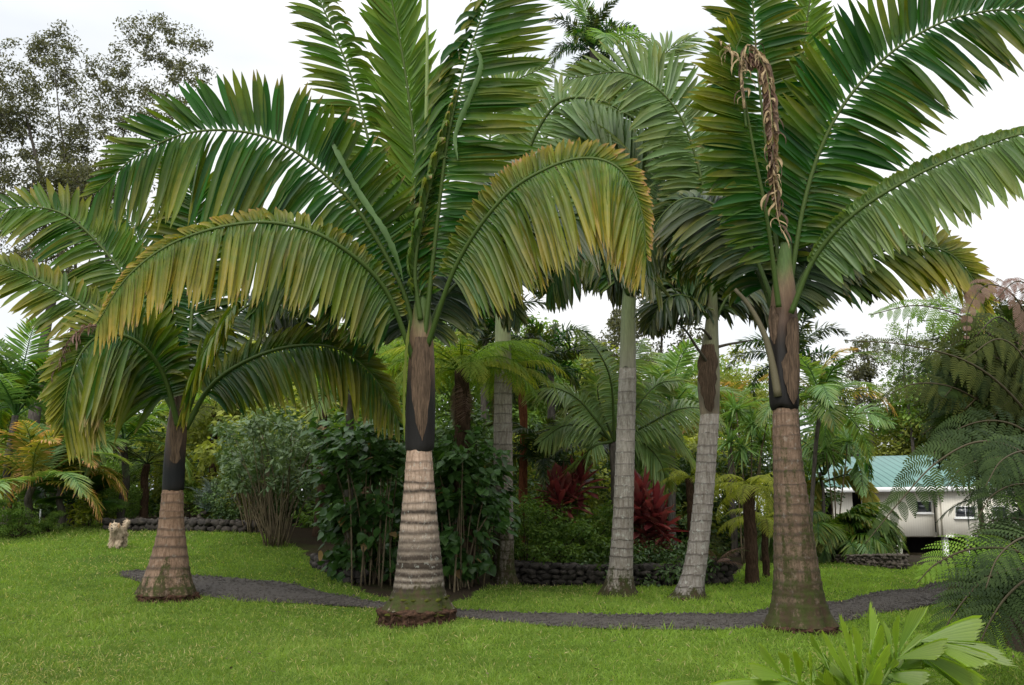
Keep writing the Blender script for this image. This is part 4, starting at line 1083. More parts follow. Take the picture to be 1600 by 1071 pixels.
for pts, mt in [([(1112, 505, 0), (1085, 470, -.2), (1055, 462, -.4), (1030, 480, -.5), (1015, 510, -.5)], 'palm_dark'), ([(1116, 505, .1), (1140, 460, .2), (1165, 450, .3), (1190, 470, .3), (1205, 500, .3)], 'palm_dark'),
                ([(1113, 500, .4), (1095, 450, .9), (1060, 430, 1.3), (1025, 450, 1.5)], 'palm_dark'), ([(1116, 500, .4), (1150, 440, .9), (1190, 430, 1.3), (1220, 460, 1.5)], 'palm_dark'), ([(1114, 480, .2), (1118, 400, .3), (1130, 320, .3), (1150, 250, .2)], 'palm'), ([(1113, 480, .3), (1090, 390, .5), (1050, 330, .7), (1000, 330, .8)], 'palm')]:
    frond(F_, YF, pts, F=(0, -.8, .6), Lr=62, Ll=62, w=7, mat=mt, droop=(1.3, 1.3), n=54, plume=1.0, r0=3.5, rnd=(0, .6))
for pts in ([(1108, 570, -.1), (1090, 545, -.2), (1070, 515, -.2), (1045, 495, -.3)], [(1111, 530, -.1), (1098, 515, -.2), (1085, 515, -.2)], [(1113, 545, -.05), (1140, 538, 0), (1175, 532, .1)]):
    mb = MB(); tube(mb, spline([at(p[0], p[1], YF + p[2]) for p in pts], 10), np.linspace(.028, .012, 10), 7, (.06, .05, .035, 0))
    mb.obj('bare_stalk', M['stalk'], F_)

# ------------------------------------------------------------------ shared background foliage
frond_variant('far1', 2.3, 50, 85, 'palm_far', 44, .60, .05)
frond_variant('far2', 2.3, 35, 80, 'palm_far', 44, .62, .05, yel=(.2, .5))
frond_variant('far3', 2.2, 40, 100, 'palm_far', 42, .62, .05, droop=.9)
frond_variant('dark1', 2.2, 45, 95, 'palm_dark', 44, .6, .06, droop=.9)
frond_variant('plume1', 2.0, 45, 95, 'palm_dark', 70, .36, .045, plume=1.5, droop=.5, S=3, rnd=(0, .8))
frond_variant('plume2', 1.9, 45, 110, 'palm', 70, .34, .045, plume=1.5, droop=.6, S=3, rnd=(0, .7))
frond_variant('gold1', 2.0, 50, 95, 'palm_gold', 38, .55, .04, yel=(.4, .9), tip=(.2, .5), droop=.7, missing=.15)
frond_variant('mid1', 2.2, 50, 90, 'palm_mid', 44, .55, .05, droop=.6)
frond_variant('clump1', 1.5, 78, 135, 'palm_mid', 44, .46, .034, droop=1.1, rnd=(.2, 1))
frond_variant('clump2', 1.5, 70, 150, 'palm_far', 44, .44, .034, droop=1.2, rnd=(.0, .9))
frond_variant('silver1', 1.2, 50, 70, 'silver', 30, .4, .03, droop=.3)
fern_variant('fern1', 1.5, 32, 85, 'fern', leaf=.44, n=26, droop=1.1, rnd=(.2, 1))
fern_variant('fern2', 1.5, 26, 95, 'fern', leaf=.44, n=26, droop=1.3, rnd=(.3, 1), yel=.3)
fern_variant('fern_y1', 1.4, 22, 75, 'fern_yellow', droop=1.3)
fern_variant('fern_y2', 1.4, 30, 95, 'fern_yellow', droop=1.4)
fern_variant('fern_d1', 1.5, 30, 70, 'fern_dark', droop=.6)
fern_variant('fern_d2', 1.5, 20, 80, 'fern_dark', droop=.6)
fern_variant('fern_o1', 1.5, 25, 65, 'fern_olive', droop=.7)
fern_variant('fern_dead', 1.3, 0, 30, 'fern_dead', droop=1.2, curl=.6)

# fan leaf
ml = MB()
N = 30; an = np.linspace(-2.3, 2.3, N)
tube(ml, spline([[0, 0, 0], [.4, 0, .12], [.75, 0, .1]], 10), np.linspace(.014, .006, 10), 6, (.08, .12, .03, 0))
leaflets(ml, np.tile([.75, 0, .1], (N, 1)), np.stack([np.cos(an), np.sin(an), .12 + 0 * an], 1), (0, 0, 1), .62 * (1 - .25 * np.abs(an) / 2.3), .085, .45, None, .1, .04, S=5, prof=(np.array([0, .4, .7, 1]), np.array([.25, 1, .8, .03])), fold=.35)
FR['fan'] = ml.mesh('frond', M['palm'])
# strap rosette
ml = MB(); N = 46
th = RS.uniform(0, 6.28, N); el = np.radians(RS.uniform(-35, 80, N))
leaflets(ml, RS.randn(N, 3) * .02, np.stack([np.cos(th) * np.cos(el), np.sin(th) * np.cos(el), np.sin(el)], 1), np.stack([-np.cos(th) * np.sin(el), -np.sin(th) * np.sin(el), np.cos(el)], 1), RS.uniform(.55, .8, N), .045, .7, None, .25 * RS.rand(N), .06, S=4, prof=STRAP, fold=.3)
FR['strap'] = ml.mesh('rosette', M['palm_far'])
# ti rosette
ml = MB(); N = 26
th = np.arange(N) * 2.4; el = np.radians(np.linspace(-15, 82, N))
nv = np.stack([-np.cos(th) * np.sin(el), -np.sin(th) * np.sin(el), np.cos(el)], 1)
leaflets(ml, np.stack([0 * th, 0 * th, np.linspace(-.25, .05, N)], 1), np.stack([np.cos(th) * np.cos(el), np.sin(th) * np.cos(el), np.sin(el)], 1), nv, RS.uniform(.42, .6, N), .135, .55, None, .35 * RS.rand(N), .05, S=5, prof=(np.array([0, .12, .3, .55, .8, 1]), np.array([.15, .25, .8, 1, .7, .03])), fold=.3)
FR['ti'] = ml.mesh('rosette', M['ti_red'])

# trees (unit size) --------------------------------------------------
tree_variant('round_a', 8, 2.7, 5.6, 70, 150, .22, 'tree_leaf', seed=1, clump_r=.75, trunk_r=.18)
tree_variant('round_b', 8, 2.6, 5.8, 66, 150, .24, 'tree_olive', seed=2, clump_r=.75, trunk_r=.18)
tree_variant('open_a', 8, 2.3, 4.6, 46, 90, .17, 'tree_olive', seed=3, clump_r=.55, trunk_r=.14, shape='tall')
tree_variant('airy', 8, 2.1, 4.4, 60, 60, .15, 'ohia', seed=4, clump_r=.36, trunk_r=.13, shape='tall', flat=.9)
tree_variant('airy_b', 8, 2.0, 5.0, 52, 62, .15, 'ohia', seed=14, clump_r=.38, trunk_r=.12, shape='tall', flat=.9)
tree_variant('dark', 5, 1.5, 3.4, 90, 130, .13, 'fern_dark', 'bark_dark', seed=33, clump_r=.5, trunk_r=.1)
shrub_variant('dense_a', 2.6, 1.5, 26, 120, .15, 'tree_leaf', 'bark_dark', 5, .42, .1, nclump=46)
shrub_variant('dense_b', 2.6, 1.5, 26, 130, .13, 'shrub_dark', 'bark_dark', 6, .42, .06, nclump=50)
shrub_variant('dense_c', 2.6, 1.5, 26, 120, .16, 'tree_olive', 'bark_dark', 7, .42, .1, nclump=46)
shrub_variant('fine', 1.6, 1.0, 34, 90, .085, 'tree_leaf', 'bark_dark', 8, .24, .2, nclump=56)
shrub_variant('croton', .8, .5, 14, 40, .16, 'croton', 'twig', 9, .2, .2, nclump=16, aspect=.35)
shrub_variant('bare', 2.4, 1.05, 44, 44, .12, 'shrub_grey', 'twig', 10, .22, .3, nclump=60, bare=.46, stem_r=.011)
shrub_variant('cover', .5, .7, 10, 60, .07, 'shrub_dark', 'twig', 12, .2, .2, nclump=30)


# ------------------------------------------------------------------ tall airy trees, top left
def tall_tree(label, px, base_py, Y, trunk_px, blobs, n, seed, per=70, leaf=.14, mat='ohia', bark='bark_grey', r=.16, clump=.34):
    rs_ = np.random.RandomState(seed)
    g0 = on_ground(px, Y)
    root = thing('tree', label, 'tree', g0)
    tp = [g0 - np.array([0, 0, .2])] + [at(a, b, Y) for a, b in trunk_px]
    T = []
    wts = np.array([b[2] * b[3] for b in blobs], float); wts /= wts.sum()
    while len(T) < n:
        b = blobs[rs_.choice(len(blobs), p=wts)]
        u = rs_.uniform(-1, 1, 3)
        if np.linalg.norm(u) > 1: continue
        T.append(at(b[0] + u[0] * b[2], b[1] + u[1] * b[3], Y + u[2] * b[2] * Y / F_PX))
    T = np.array(T)
    branch_tree(T, tp, r, .009, seed, .09).obj('trunk', M[bark], root)
    lm = MB(); leaf_cloud(lm, T, clump * rs_.uniform(.5, 1.4, n), per, leaf, seed, flat=.8, upbias=.5, droop=.3, yel=.12, tip=.05)
    lm.obj('crown', M[mat], root)
    return root


tall_tree('tall grey-leaved tree at the far left edge, dense crown over a thick trunk', 40, 800, 31, [(55, 640), (75, 500), (95, 400), (70, 300), (40, 180)], [(20, 130, 60, 70), (40, 240, 70, 70), (100, 340, 60, 60), (20, 350, 50, 90), (0, 200, 60, 120)], 210, 21, 58, .13, r=.24, clump=.42)
tall_tree('thin tall grey-leaved tree whose narrow top stands between its two neighbours', 112, 800, 33, [(108, 600), (118, 420), (112, 300), (95, 200), (85, 100)], [(85, 80, 40, 45), (95, 150, 45, 40), (105, 240, 60, 40), (150, 290, 40, 40)], 130, 22, 56, .125, r=.10)
tall_tree('tallest open grey-leaved tree, airy crown reaching highest at the upper left', 205, 800, 32, [(180, 600), (170, 430), (165, 330), (188, 230), (205, 170)], [(245, 60, 60, 42), (290, 100, 55, 45), (180, 110, 45, 40), (230, 170, 75, 45), (150, 200, 55, 60), (250, 230, 50, 30), (160, 290, 70, 40)], 215, 23, 54, .125, r=.17)
tall_tree('low grey-leaved tree leaning out behind the arching frond at left', 150, 800, 30, [(140, 600), (130, 450), (150, 380)], [(120, 300, 55, 50), (150, 350, 55, 40), (60, 420, 60, 40), (110, 280, 70, 40)], 130, 24, 56, .13, r=.10)
tall_tree('thin dark tree with sparse crown seen between the two grey palm trunks', 1040, 790, 33, [(1035, 680), (1032, 600), (1034, 520), (1030, 460)], [(1035, 455, 60, 40), (1000, 510, 40, 40), (1060, 520, 45, 35), (1040, 570, 40, 30)], 70, 25, 60, .14, r=.13)
tall_tree('reddish-brown tree rising just left of the slender grey palm', 950, 790, 40, [(955, 660), (960, 560)], [(958, 535, 28, 40), (940, 560, 25, 25), (975, 500, 20, 25)], 45, 26, 70, .16, r=.14)
tall_tree('tall moss-hung bare trunk behind the roof, left of its twin', 1340, 790, 74, [(1338, 690), (1339, 640), (1342, 590), (1338, 570)], [(1342, 610, 14, 40), (1335, 575, 22, 14)], 26, 27, 70, .25, mat='ohia', r=.4, clump=.7)
tall_tree('tall moss-hung bare trunk behind the roof, right of its twin', 1364, 790, 75, [(1362, 690), (1362, 640), (1358, 580), (1354, 540)], [(1360, 590, 14, 50), (1350, 545, 22, 14), (1390, 560, 20, 16)], 30, 28, 70, .25, mat='ohia', r=.4, clump=.7)
tall_tree('dark dense-crowned tree half hidden above the big tree fern at right', 1430, 790, 72, [(1425, 680), (1412, 580), (1420, 500)], [(1412, 560, 40, 60), (1450, 500, 50, 30), (1420, 620, 60, 40), (1480, 460, 50, 25)], 90, 29, 70, .17, mat='tree_leaf', r=.2, clump=.5)

# ------------------------------------------------------------------ belt of trees behind the garden
ORD = ['first', 'second', 'third', 'fourth', 'fifth', 'sixth', 'seventh', 'eighth', 'ninth', 'tenth', 'eleventh', 'twelfth', 'thirteenth', 'fourteenth', 'fifteenth', 'sixteenth', 'seventeenth', 'eighteenth']
kinds = {'round_a': 'dark green round-crowned', 'round_b': 'olive green round-crowned', 'open_a': 'olive open-crowned', 'airy': 'grey sparse-crowned', 'airy_b': 'grey sparse-crowned'}
belt = [(-60, 560, 34, 'round_a', 1.1), (30, 580, 36, 'round_b', 1.1), (120, 575, 33, 'round_a', 1.1), (215, 560, 36, 'round_a', 1.2), (300, 500, 36, 'airy', 1.0), (360, 520, 33, 'round_b', 1.1), (430, 470, 37, 'airy_b', 1.0), (480, 545, 34, 'round_a', 1.2),
        (560, 505, 36, 'round_b', 1.0), (640, 500, 32, 'round_a', 1.0), (720, 490, 34, 'round_a', 1.1), (800, 500, 37, 'round_a', 1.0), (880, 540, 40, 'round_b', 1.2), (955, 575, 43, 'open_a', 1.2), (1010, 560, 38, 'open_a', 1.1), (1075, 555, 42, 'round_a', 1.2), (1135, 535, 38, 'open_a', 1.0), (1200, 560, 38, 'open_a', .8)]
for q, (px, top, Y, kk, sx) in enumerate(belt):
    tree(kk, '%s tree in the distant belt behind the garden, %s from the left' % (kinds[kk], ORD[q]), px, Y, top, sx=sx, rot=q * 1.7, group='trees in the belt behind the garden')
roofb = [(1275, 600, 72, 'airy', 1.0), (1320, 665, 76, 'round_b', 1.3), (1375, 650, 78, 'open_a', 1.4), (1440, 610, 76, 'round_b', 1.2), (1510, 560, 74, 'round_a', 1.2), (1590, 540, 72, 'round_b', 1.2), (1680, 520, 72, 'round_a', 1.2)]
for q, (px, top, Y, kk, sx) in enumerate(roofb):
    tree(kk, '%s tree behind the green roofed house, %s from the left' % (kinds[kk], ORD[q]), px, Y, top, sx=sx, rot=q * 2.1 + 1, group='trees behind the house')
under = [(-120, 690, 28.5, 'dense_b', 1.3), (-20, 700, 28, 'dense_a', 1.2), (90, 690, 30, 'dense_b', 1.3), (185, 720, 27.5, 'dense_a', 1.1), (270, 690, 29, 'dense_b', 1.2), (340, 640, 28, 'dense_c', 1.1), (420, 610, 27, 'dense_c', 1.1), (500, 640, 25, 'dense_b', 1.2), (590, 640, 24, 'dense_a', 1.2), (680, 650, 24, 'dense_b', 1.2),
         (760, 660, 24, 'dense_b', 1.2), (850, 690, 26, 'dense_c', 1.2), (930, 700, 28, 'dense_b', 1.2), (1010, 700, 27, 'dense_b', 1.2), (1090, 690, 29, 'dense_c', 1.2), (1170, 690, 28, 'dense_b', 1.2), (1235, 720, 27, 'dense_a', .6)]
kinds = {'dense_a': 'dense mid-green', 'dense_b': 'dense dark green', 'dense_c': 'dense olive'}
for q, (px, top, Y, kk, sx) in enumerate(under):
    shrub(kk, '%s bush in the hedge behind the garden beds, %s from the left' % (kinds[kk], ORD[q]), px, Y, top, sx=sx, rot=q * 1.3, group='bushes forming the hedge behind the beds', name='bush', cat='bush')

for q, px in enumerate(range(-150, 1130, 92)):
    kk = ['dense_b', 'dense_a', 'dense_c'][q % 3]
    shrub(kk, '%s tall thicket bush closing the view behind the hedge, %s from the left' % (kinds[kk], ORD[q]), px, 40 + (q % 3), 655 + 12 * (q % 2), sx=1.25, rot=q * 1.9, group='thicket bushes behind the hedge', name='bush', cat='bush')

# ------------------------------------------------------------------ left background planting
palm('arching palm with bright green fronds at the left edge under the tall trees', 10, 24, 650, ['far1', 'mid1'], 11, 1.15, seed=1, elev=(-10, 60))
palm('bushy golden palm with orange stalks at the left edge', 50, 22.5, 760, ['gold1', 'gold1', 'far2'], 16, 1.05, (.10, .08), seed=2, elev=(-20, 60))
palm('golden palm with drooping orange fronds beside the white stake', 95, 23.5, 745, ['gold1', 'mid1', 'gold1'], 15, .95, (.09, .07), seed=3, elev=(-25, 55))
palm('low fan palm with dark green pleated leaves behind the dog', 112, 24, 790, ['fan'], 16, 1.0, (.10, .09), seed=4, elev=(-5, 75), cat='fan palm')
palm('yellow-green drooping palm between the golden palm and the brown trunk', 190, 25, 690, ['far2', 'mid1'], 11, .95, seed=5, elev=(-30, 45))
tree_fern('dark tree fern with slim trunk behind the far low wall', 226, 25.5, 725, ['fern_d1', 'fern_o1'], 11, 1.0, (.11, .09), seed=6)
tree_fern('olive tree fern spreading behind the small palm trunk at left', 330, 27, 640, ['fern_o1', 'fern1'], 12, 1.3, (.12, .1), seed=7)
shrub('fine', 'small dark shrub just behind the running dog', 172, 25.2, 750, rot=1, sx=1.1)
shrub('fine', 'dark shrub behind the far low wall, right of the brown palm trunk', 300, 26.2, 745, rot=2, sx=1.2)
shrub('croton', 'yellow-green croton bush behind the far wall', 350, 25.6, 793, rot=0)
shrub('croton', 'smaller yellow croton bush at the right end of the far wall', 384, 25.8, 800, rot=2)
shrub('dense_b', 'dark bush filling the gap left of the bare-stemmed shrub', 385, 24.5, 700, rot=3, name='bush', cat='bush', sx=.9)
palm('small silver-blue palm behind the far low wall', 318, 25.4, 800, ['silver1'], 10, .8, (.05, .05), seed=8, elev=(-5, 70))
palm('green palm with long fronds behind the far hedge, left of centre', 545, 22, 610, ['far2', 'mid1'], 10, 1.0, seed=9)

shrub('fine', 'low dark leafy plant at the foot of the golden palms, left of the stake', 28, 21.8, 795, rot=4, sx=1.3)
shrub('fine', 'low dark leafy plant between the stake and the fan palm', 82, 22.6, 800, rot=5, sx=1.2)
shrub('fine', 'low dark leafy plant at the very left edge of the lawn', -25, 21.8, 780, rot=6, sx=1.2)
shrub('croton', 'yellow-green bush right of the fan palm', 140, 24.2, 775, rot=1, sx=1.2)
# stakes
gs = ground_at(62, 819); root = thing('stake', 'thin white stake standing in the lawn below the golden palms', 'stake', gs)
mb = MB(); tube(mb, [gs - [0, 0, .1], gs + [0, 0, .15], gs + [0.004, 0, .33]], .022, 8); mb.obj('post', M['pole'], root)
mb = MB(); tube(mb, [gs + [0.004, 0, .33], gs + [0.004, 0, .36]], .027, 8); mb.obj('cap', M['pole'], root)


# ------------------------------------------------------------------ stone walls
def stone_wall(label, pts, h, size=.16, depth=.35, seed=0, top_soil=True, name='stone_wall', mat='lava', zs=None):
    rs_ = np.random.RandomState(seed)
    pts = np.asarray(pts, float); g0 = np.array([*pts[0], hgt(*pts[0])])
    root_loc = g0; mb = MB()
    L = np.concatenate([[0], np.cumsum(np.linalg.norm(np.diff(pts, axis=0), axis=1))])
    u = np.linspace(0, np.pi, 7); vv = np.arange(9) / 9 * 2 * np.pi
    sph = np.stack([np.sin(u)[:, None] * np.cos(vv), np.sin(u)[:, None] * np.sin(vv), np.cos(u)[:, None] + 0 * vv], -1)
    i = np.arange(6)[:, None] * 9; j = np.arange(9)[None]; k = (j + 1) % 9
    qs = np.stack([i + j, i + 9 + j, i + 9 + k, i + k], -1).reshape(-1, 4)
    z = 0.0
    hh = h if np.isscalar(h) else None
    rows = max(2, int(round((hh if hh else max(h)) / (size * .72))))
    for r_ in range(rows):
        s = rs_.uniform(0, size)
        while s < L[-1]:
            w_ = size * rs_.uniform(.6, 1.5)
            x = np.interp(s, L, pts[:, 0]); y = np.interp(s, L, pts[:, 1])
            ht = h if hh else np.interp(s / L[-1], np.linspace(0, 1, len(h)), h)
            zc = (r_ + .5) / rows * ht
            dx = np.interp(min(s + .1, L[-1]), L, pts[:, 0]) - x; dy = np.interp(min(s + .1, L[-1]), L, pts[:, 1]) - y
            an = math.atan2(dy, dx)
            for layer in ((0, .5) if r_ < rows - 1 else (0, .35, .7)):
                rad = np.array([w_ * .58, size * .62, ht / rows * .66]) * rs_.uniform(.85, 1.15, 3)
                nzv = 1 + .28 * np.sin(sph[..., 0] * rs_.uniform(2, 4) + rs_.uniform(0, 6)) * np.sin(sph[..., 2] * rs_.uniform(2, 4) + rs_.uniform(0, 6)) + rs_.randn(7, 9) * .05
                p = sph * nzv[..., None] * rad
                t_ = rs_.uniform(-.3, .3); ca, sa = math.cos(t_), math.sin(t_)
                p = np.stack([p[..., 0] * ca - p[..., 2] * sa, p[..., 1], p[..., 0] * sa + p[..., 2] * ca], -1)
                oy = layer * depth + rs_.uniform(-.03, .03)
                ca, sa = math.cos(an), math.sin(an)
                X = x + p[..., 0] * ca - (p[..., 1] + oy) * sa; Y_ = y + p[..., 0] * sa + (p[..., 1] + oy) * ca
                mb.add(np.stack([X, Y_, hgt(x, y) + zc + p[..., 2] + rs_.uniform(-.012, .012)], -1), qs)
            s += w_
    o = mb.obj(name, M[mat], smooth=True, origin=root_loc)
    return tag(o, label, 'stone wall')


gp = lambda px, py: ground_at(px, py)[:2]
stone_wall('long low dark wall of stacked lava stones behind the running dog', [gp(162, 828), gp(230, 829), gp(320, 831), gp(405, 834)], .26, .17, seed=1)
stone_wall('dark lava stone wall behind the two grey palm trunks', [gp(798, 911), gp(860, 914), gp(930, 915), gp(1010, 917), (gp(1080, 916)), gp(1150, 910)], [.38, .36, .34, .36, .40, .42], .15, .4, seed=2)
stone_wall('low grey retaining wall at the top of the right-hand lawn', [gp(1272, 876), gp(1340, 883), gp(1412, 890)], [.13, .20, .32], .09, .3, seed=3, mat='lava_grey')
stone_wall('low edge of dark rocks under the big-leaved shrubs', [gp(488, 884), gp(520, 900), gp(548, 914)], .2, .15, .4, seed=4, name='rock_edge')

# ------------------------------------------------------------------ centre shrubs
shrub('bare', 'bare-stemmed shrub with thin grey-green leaf canopy, left of the big-leaved bush', 436, ground_at(436, 858)[1] + .4, 640, sx=1.05)
shrub('bare', 'second bare-stemmed shrub, fuller and lower, close behind the first', 400, ground_at(436, 858)[1] + 2.6, 660, sx=1.0, rot=2)


def big_leaf_bush(label, px, py, blobs, n, seed, leaf=.19):
    g0 = ground_at(px, py); Y = g0[1]; rs_ = np.random.RandomState(seed)
    root = thing('shrub', label, 'shrub', g0)
    T = []; wts = np.array([b[2] * b[3] for b in blobs], float); wts /= wts.sum()
    while len(T) < n:
        b = blobs[rs_.choice(len(blobs), p=wts)]; u = rs_.uniform(-1, 1, 3)
        if np.linalg.norm(u) > 1: continue
        T.append(at(b[0] + u[0] * b[2], b[1] + u[1] * b[3], Y + .1 + u[2] * .8))
    T = np.array(T)
    ms = MB()
    for i in range(30):
        t = T[rs_.randint(n)]
        a = g0 + np.array([(t[0] - g0[0]) * .45 + rs_.randn() * .12, rs_.randn() * .3, -.05])
        a[2] = hgt(a[0], a[1]) - .05
        mid = (a + t) / 2 + np.array([(a[0] - t[0]) * .15, 0, .15])
        tube(ms, spline([a, mid, t], 9), np.linspace(rs_.uniform(.012, .02), .007, 9), 6)
    ms.obj('stems', M['twig'], root)
    lm = MB()
    per = 15; C = np.repeat(T, per, 0); N = len(C)
    off = nrm(rs_.randn(N, 3)) * rs_.uniform(.02, .24, N)[:, None]
    th = rs_.uniform(0, 6.28, N)
    ctr = g0 + np.array([0, 0, 1.4])
    outw = nrm((C - ctr) * np.array([1, 1, .5]) + rs_.randn(N, 3) * .45)
    d = nrm(outw * np.array([1, 1, .3]) + np.array([0, 0, -.35]) + rs_.randn(N, 3) * .25)
    nv = nrm(outw * .6 + np.array([0, -.25, .8]) + rs_.randn(N, 3) * .3)
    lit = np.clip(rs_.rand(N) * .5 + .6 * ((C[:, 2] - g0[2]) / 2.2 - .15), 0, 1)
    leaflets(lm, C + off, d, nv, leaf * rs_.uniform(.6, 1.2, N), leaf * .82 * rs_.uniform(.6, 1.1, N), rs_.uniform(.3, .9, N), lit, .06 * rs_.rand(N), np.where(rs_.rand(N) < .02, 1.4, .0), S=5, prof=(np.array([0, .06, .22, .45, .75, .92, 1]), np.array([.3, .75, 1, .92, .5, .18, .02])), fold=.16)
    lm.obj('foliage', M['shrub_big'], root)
    return root


big_leaf_bush('dark bush with large heart-shaped leaves, left of the whitish trunk', 585, 912, [(575, 870, 60, 30), (545, 850, 40, 40), (560, 700, 75, 55), (530, 720, 55, 50), (605, 690, 55, 50), (600, 770, 65, 60), (535, 790, 40, 50), (560, 840, 50, 50)], 150, 1)
big_leaf_bush('dark bush with large heart-shaped leaves, right of the whitish trunk', 725, 915, [(735, 880, 45, 25), (700, 860, 40, 35), (720, 720, 65, 45), (755, 770, 50, 45), (700, 770, 50, 60), (770, 800, 35, 40), (725, 860, 45, 50), (690, 840, 30, 50)], 140, 2)
big_leaf_bush('darker big-leaved bush hidden behind the whitish trunk', 655, 896, [(655, 720, 60, 60), (650, 790, 70, 60), (660, 850, 70, 40)], 90, 3)

# tree ferns of the centre
tree_fern('tall tree fern with pale green crown right of the whitish-trunked palm', 725, 17.0, 578, ['fern1', 'fern2', 'fern_y1'], 24, 1.15, (.16, .13), seed=11, elev=(-10, 30), dead=9, lean=(-.05, 0))
tree_fern('second tree fern crown close behind, partly hidden by the palm trunk', 780, 18.6, 578, ['fern2', 'fern1', 'fern_y1'], 20, 1.05, (.13, .11), seed=12, elev=(-12, 28), dead=5)
tree_fern('pale tree fern crown rising left of the whitish-trunked palm', 575, 19.5, 575, ['fern2', 'fern1', 'fern_y1'], 20, 1.2, (.14, .12), seed=13, elev=(-15, 30), dead=4)
tree_fern('pale olive tree fern behind the arching frond, left of centre', 500, 22, 548, ['fern_o1', 'fern1'], 12, 1.2, (.13, .11), seed=14, elev=(-10, 35))
palm('dark plume-leaved palm with red fibrous trunk beside the straight grey palm', 818, 21, 600, ['plume1', 'plume2'], 11, .85, (.10, .085), 'bark_red', seed=15, elev=(-35, 50))
palm('tall dark plume-leaved palm behind the tree ferns', 760, 25, 530, ['plume1', 'plume2'], 13, 1.2, (.13, .1), seed=16, elev=(-40, 60))
palm('dark plume-leaved palm with drooping crown left of the slender grey palm', 860, 24, 570, ['plume2', 'plume1'], 13, 1.05, (.12, .1), seed=17, elev=(-40, 50))
palm('low dark plume-leaved palm above the round shrubs', 850, 20.5, 725, ['plume1', 'dark1'], 12, .8, (.09, .08), 'bark_dark', seed=18, elev=(-25, 50))
gV = on_ground(977, 30); V_ = thing('palm_tree', 'very tall plume-crowned palm whose top shows above all the others', 'palm tree', gV)
mb = MB(); tp_ = spline([gV - np.array([0, 0, .1])] + [at(a, b, 30) for a, b in [(978, 700), (980, 550), (979, 420), (968, 300), (945, 170), (925, 80)]], 40); tube(mb, tp_, np.linspace(.17, .11, 40), 10); mb.obj('trunk', M['bark_grey'], V_)
for i in range(22):
    put('frond', FR[['plume1', 'plume2', 'far1'][i % 3]], V_, tp_[-1] - gV, (RS.uniform(-.3, .3), -R(-40 + 115 * i / 22), i * 2.4), RS.uniform(.85, 1.1))

# feather palm behind the slender trunk, laid out by its fronds
gH = on_ground(962, 19.5); H_ = thing('palm_tree', 'light green feather palm spreading behind the slender grey trunk', 'palm tree', gH)
YH = 19.5
_t, _ = simple_trunk(H_, at(962, 690, YH)[2] - gH[2], .11, .085, mat='bark_grey', seed=31)
for pts, a, b in [([(955, 690), (930, 655), (900, 622), (860, 605), (830, 612)], 40, 62), ([(958, 690), (920, 668), (880, 666), (845, 690)], 40, 60), ([(965, 690), (1010, 665), (1060, 640), (1100, 640), (1125, 660)], 60, 45), ([(966, 690), (1010, 675), (1050, 675), (1085, 720)], 55, 45),
                  ([(966, 692), (1000, 690), (1030, 720), (1042, 760)], 60, 55), ([(960, 690), (955, 600), (935, 550), (905, 515)], 38, 38), ([(962, 690), (975, 610), (990, 560), (1005, 530)], 40, 40), ([(964, 690), (1000, 630), (1030, 600), (1065, 595)], 45, 45), ([(956, 690), (925, 700), (895, 740), (885, 790)], 45, 50), ([(960, 690), (940, 640), (935, 600), (960, 570)], 45, 45), ([(966, 695), (1000, 710), (1010, 760), (1005, 810)], 45, 45)]:
    n_ = len(pts); pts = [(p[0], p[1], RS.uniform(-1.1, .9) * i / n_) for i, p in enumerate(pts)]
    frond(H_, YH, pts, F=(RS.uniform(-.3, .3), -.6, .75), Lr=a, Ll=b, w=3.4, mat='palm_pale', droop=(.7, .7), n=52, r0=2.6, yel=(.15, .4), rnd=(.2, 1))
palm('pale feather palm farther back, showing between the two grey trunks', 1050, 25, 640, ['far1', 'far2'], 12, 1.0, (.10, .08), seed=32, elev=(-20, 60))
palm('small golden-green palm behind the leaning grey trunk', 1145, 26, 660, ['far2', 'gold1', 'far1'], 11, .9, (.09, .07), seed=33)


# cane plants
def cane_plant(label, cat, px, Y, heads, key, name, mat='twig', sc=1.0, r=.02, seed=0):
    rs_ = np.random.RandomState(seed); g0 = on_ground(px, Y); root = thing(name, label, cat, g0)
    for (hx, hy, s) in heads:
        top = at(hx, hy, Y + rs_.uniform(-.3, .3)) - g0
        mb = MB(); tube(mb, spline([[rs_.randn() * .08, rs_.randn() * .08, -.05], top * .5 + rs_.randn(3) * .05, top], 10), np.linspace(r, r * .7, 10), 7)
        link('cane', mb.mesh('cane', M[mat]), root)
        put('rosette', FR[key], root, top, (rs_.uniform(-.25, .25), rs_.uniform(-.25, .25), rs_.uniform(0, 6)), sc * s)
    return root


cane_plant('red-leaved ti plant right of the slender grey palm trunk', 'ti plant', 1012, 18.6, [(1005, 775, 1.0), (1022, 800, 1.0), (1000, 815, 1.0), (1035, 820, .9), (1012, 830, 1.0), (1000, 790, .9), (1028, 840, .8)], 'ti', 'ti_plant', seed=1)
cane_plant('red-leaved ti plant poking out above the round shrub', 'ti plant', 888, 19.4, [(862, 765, .85), (880, 758, .8), (908, 752, 1.0), (893, 775, .9), (875, 785, .9)], 'ti', 'ti_plant', seed=2)
cane_plant('strap-leaved plant with pale rosettes behind the leaning grey trunk', 'dracaena', 1165, 23, [(1150, 640, 1.0), (1175, 665, 1.0), (1160, 700, 1.0), (1190, 690, 1.0), (1140, 690, .9), (1200, 650, .9)], 'strap', 'strap_leaf_plant', seed=3)
cane_plant('strap-leaved plant with low rosettes right of the thick mossy trunk', 'dracaena', 1300, 24, [(1300, 660, .9), (1325, 690, .9), (1290, 700, .9)], 'strap', 'strap_leaf_plant', seed=4)
shrub('fine', 'round dense shrub with small leaves behind the stone wall, under the red ti leaves', 885, 19.3, 775, sx=1.15, rot=1)
shrub('fine', 'rounded dark shrub at the left end of the stone wall', 825, 19.0, 785, sx=1.0, rot=3)
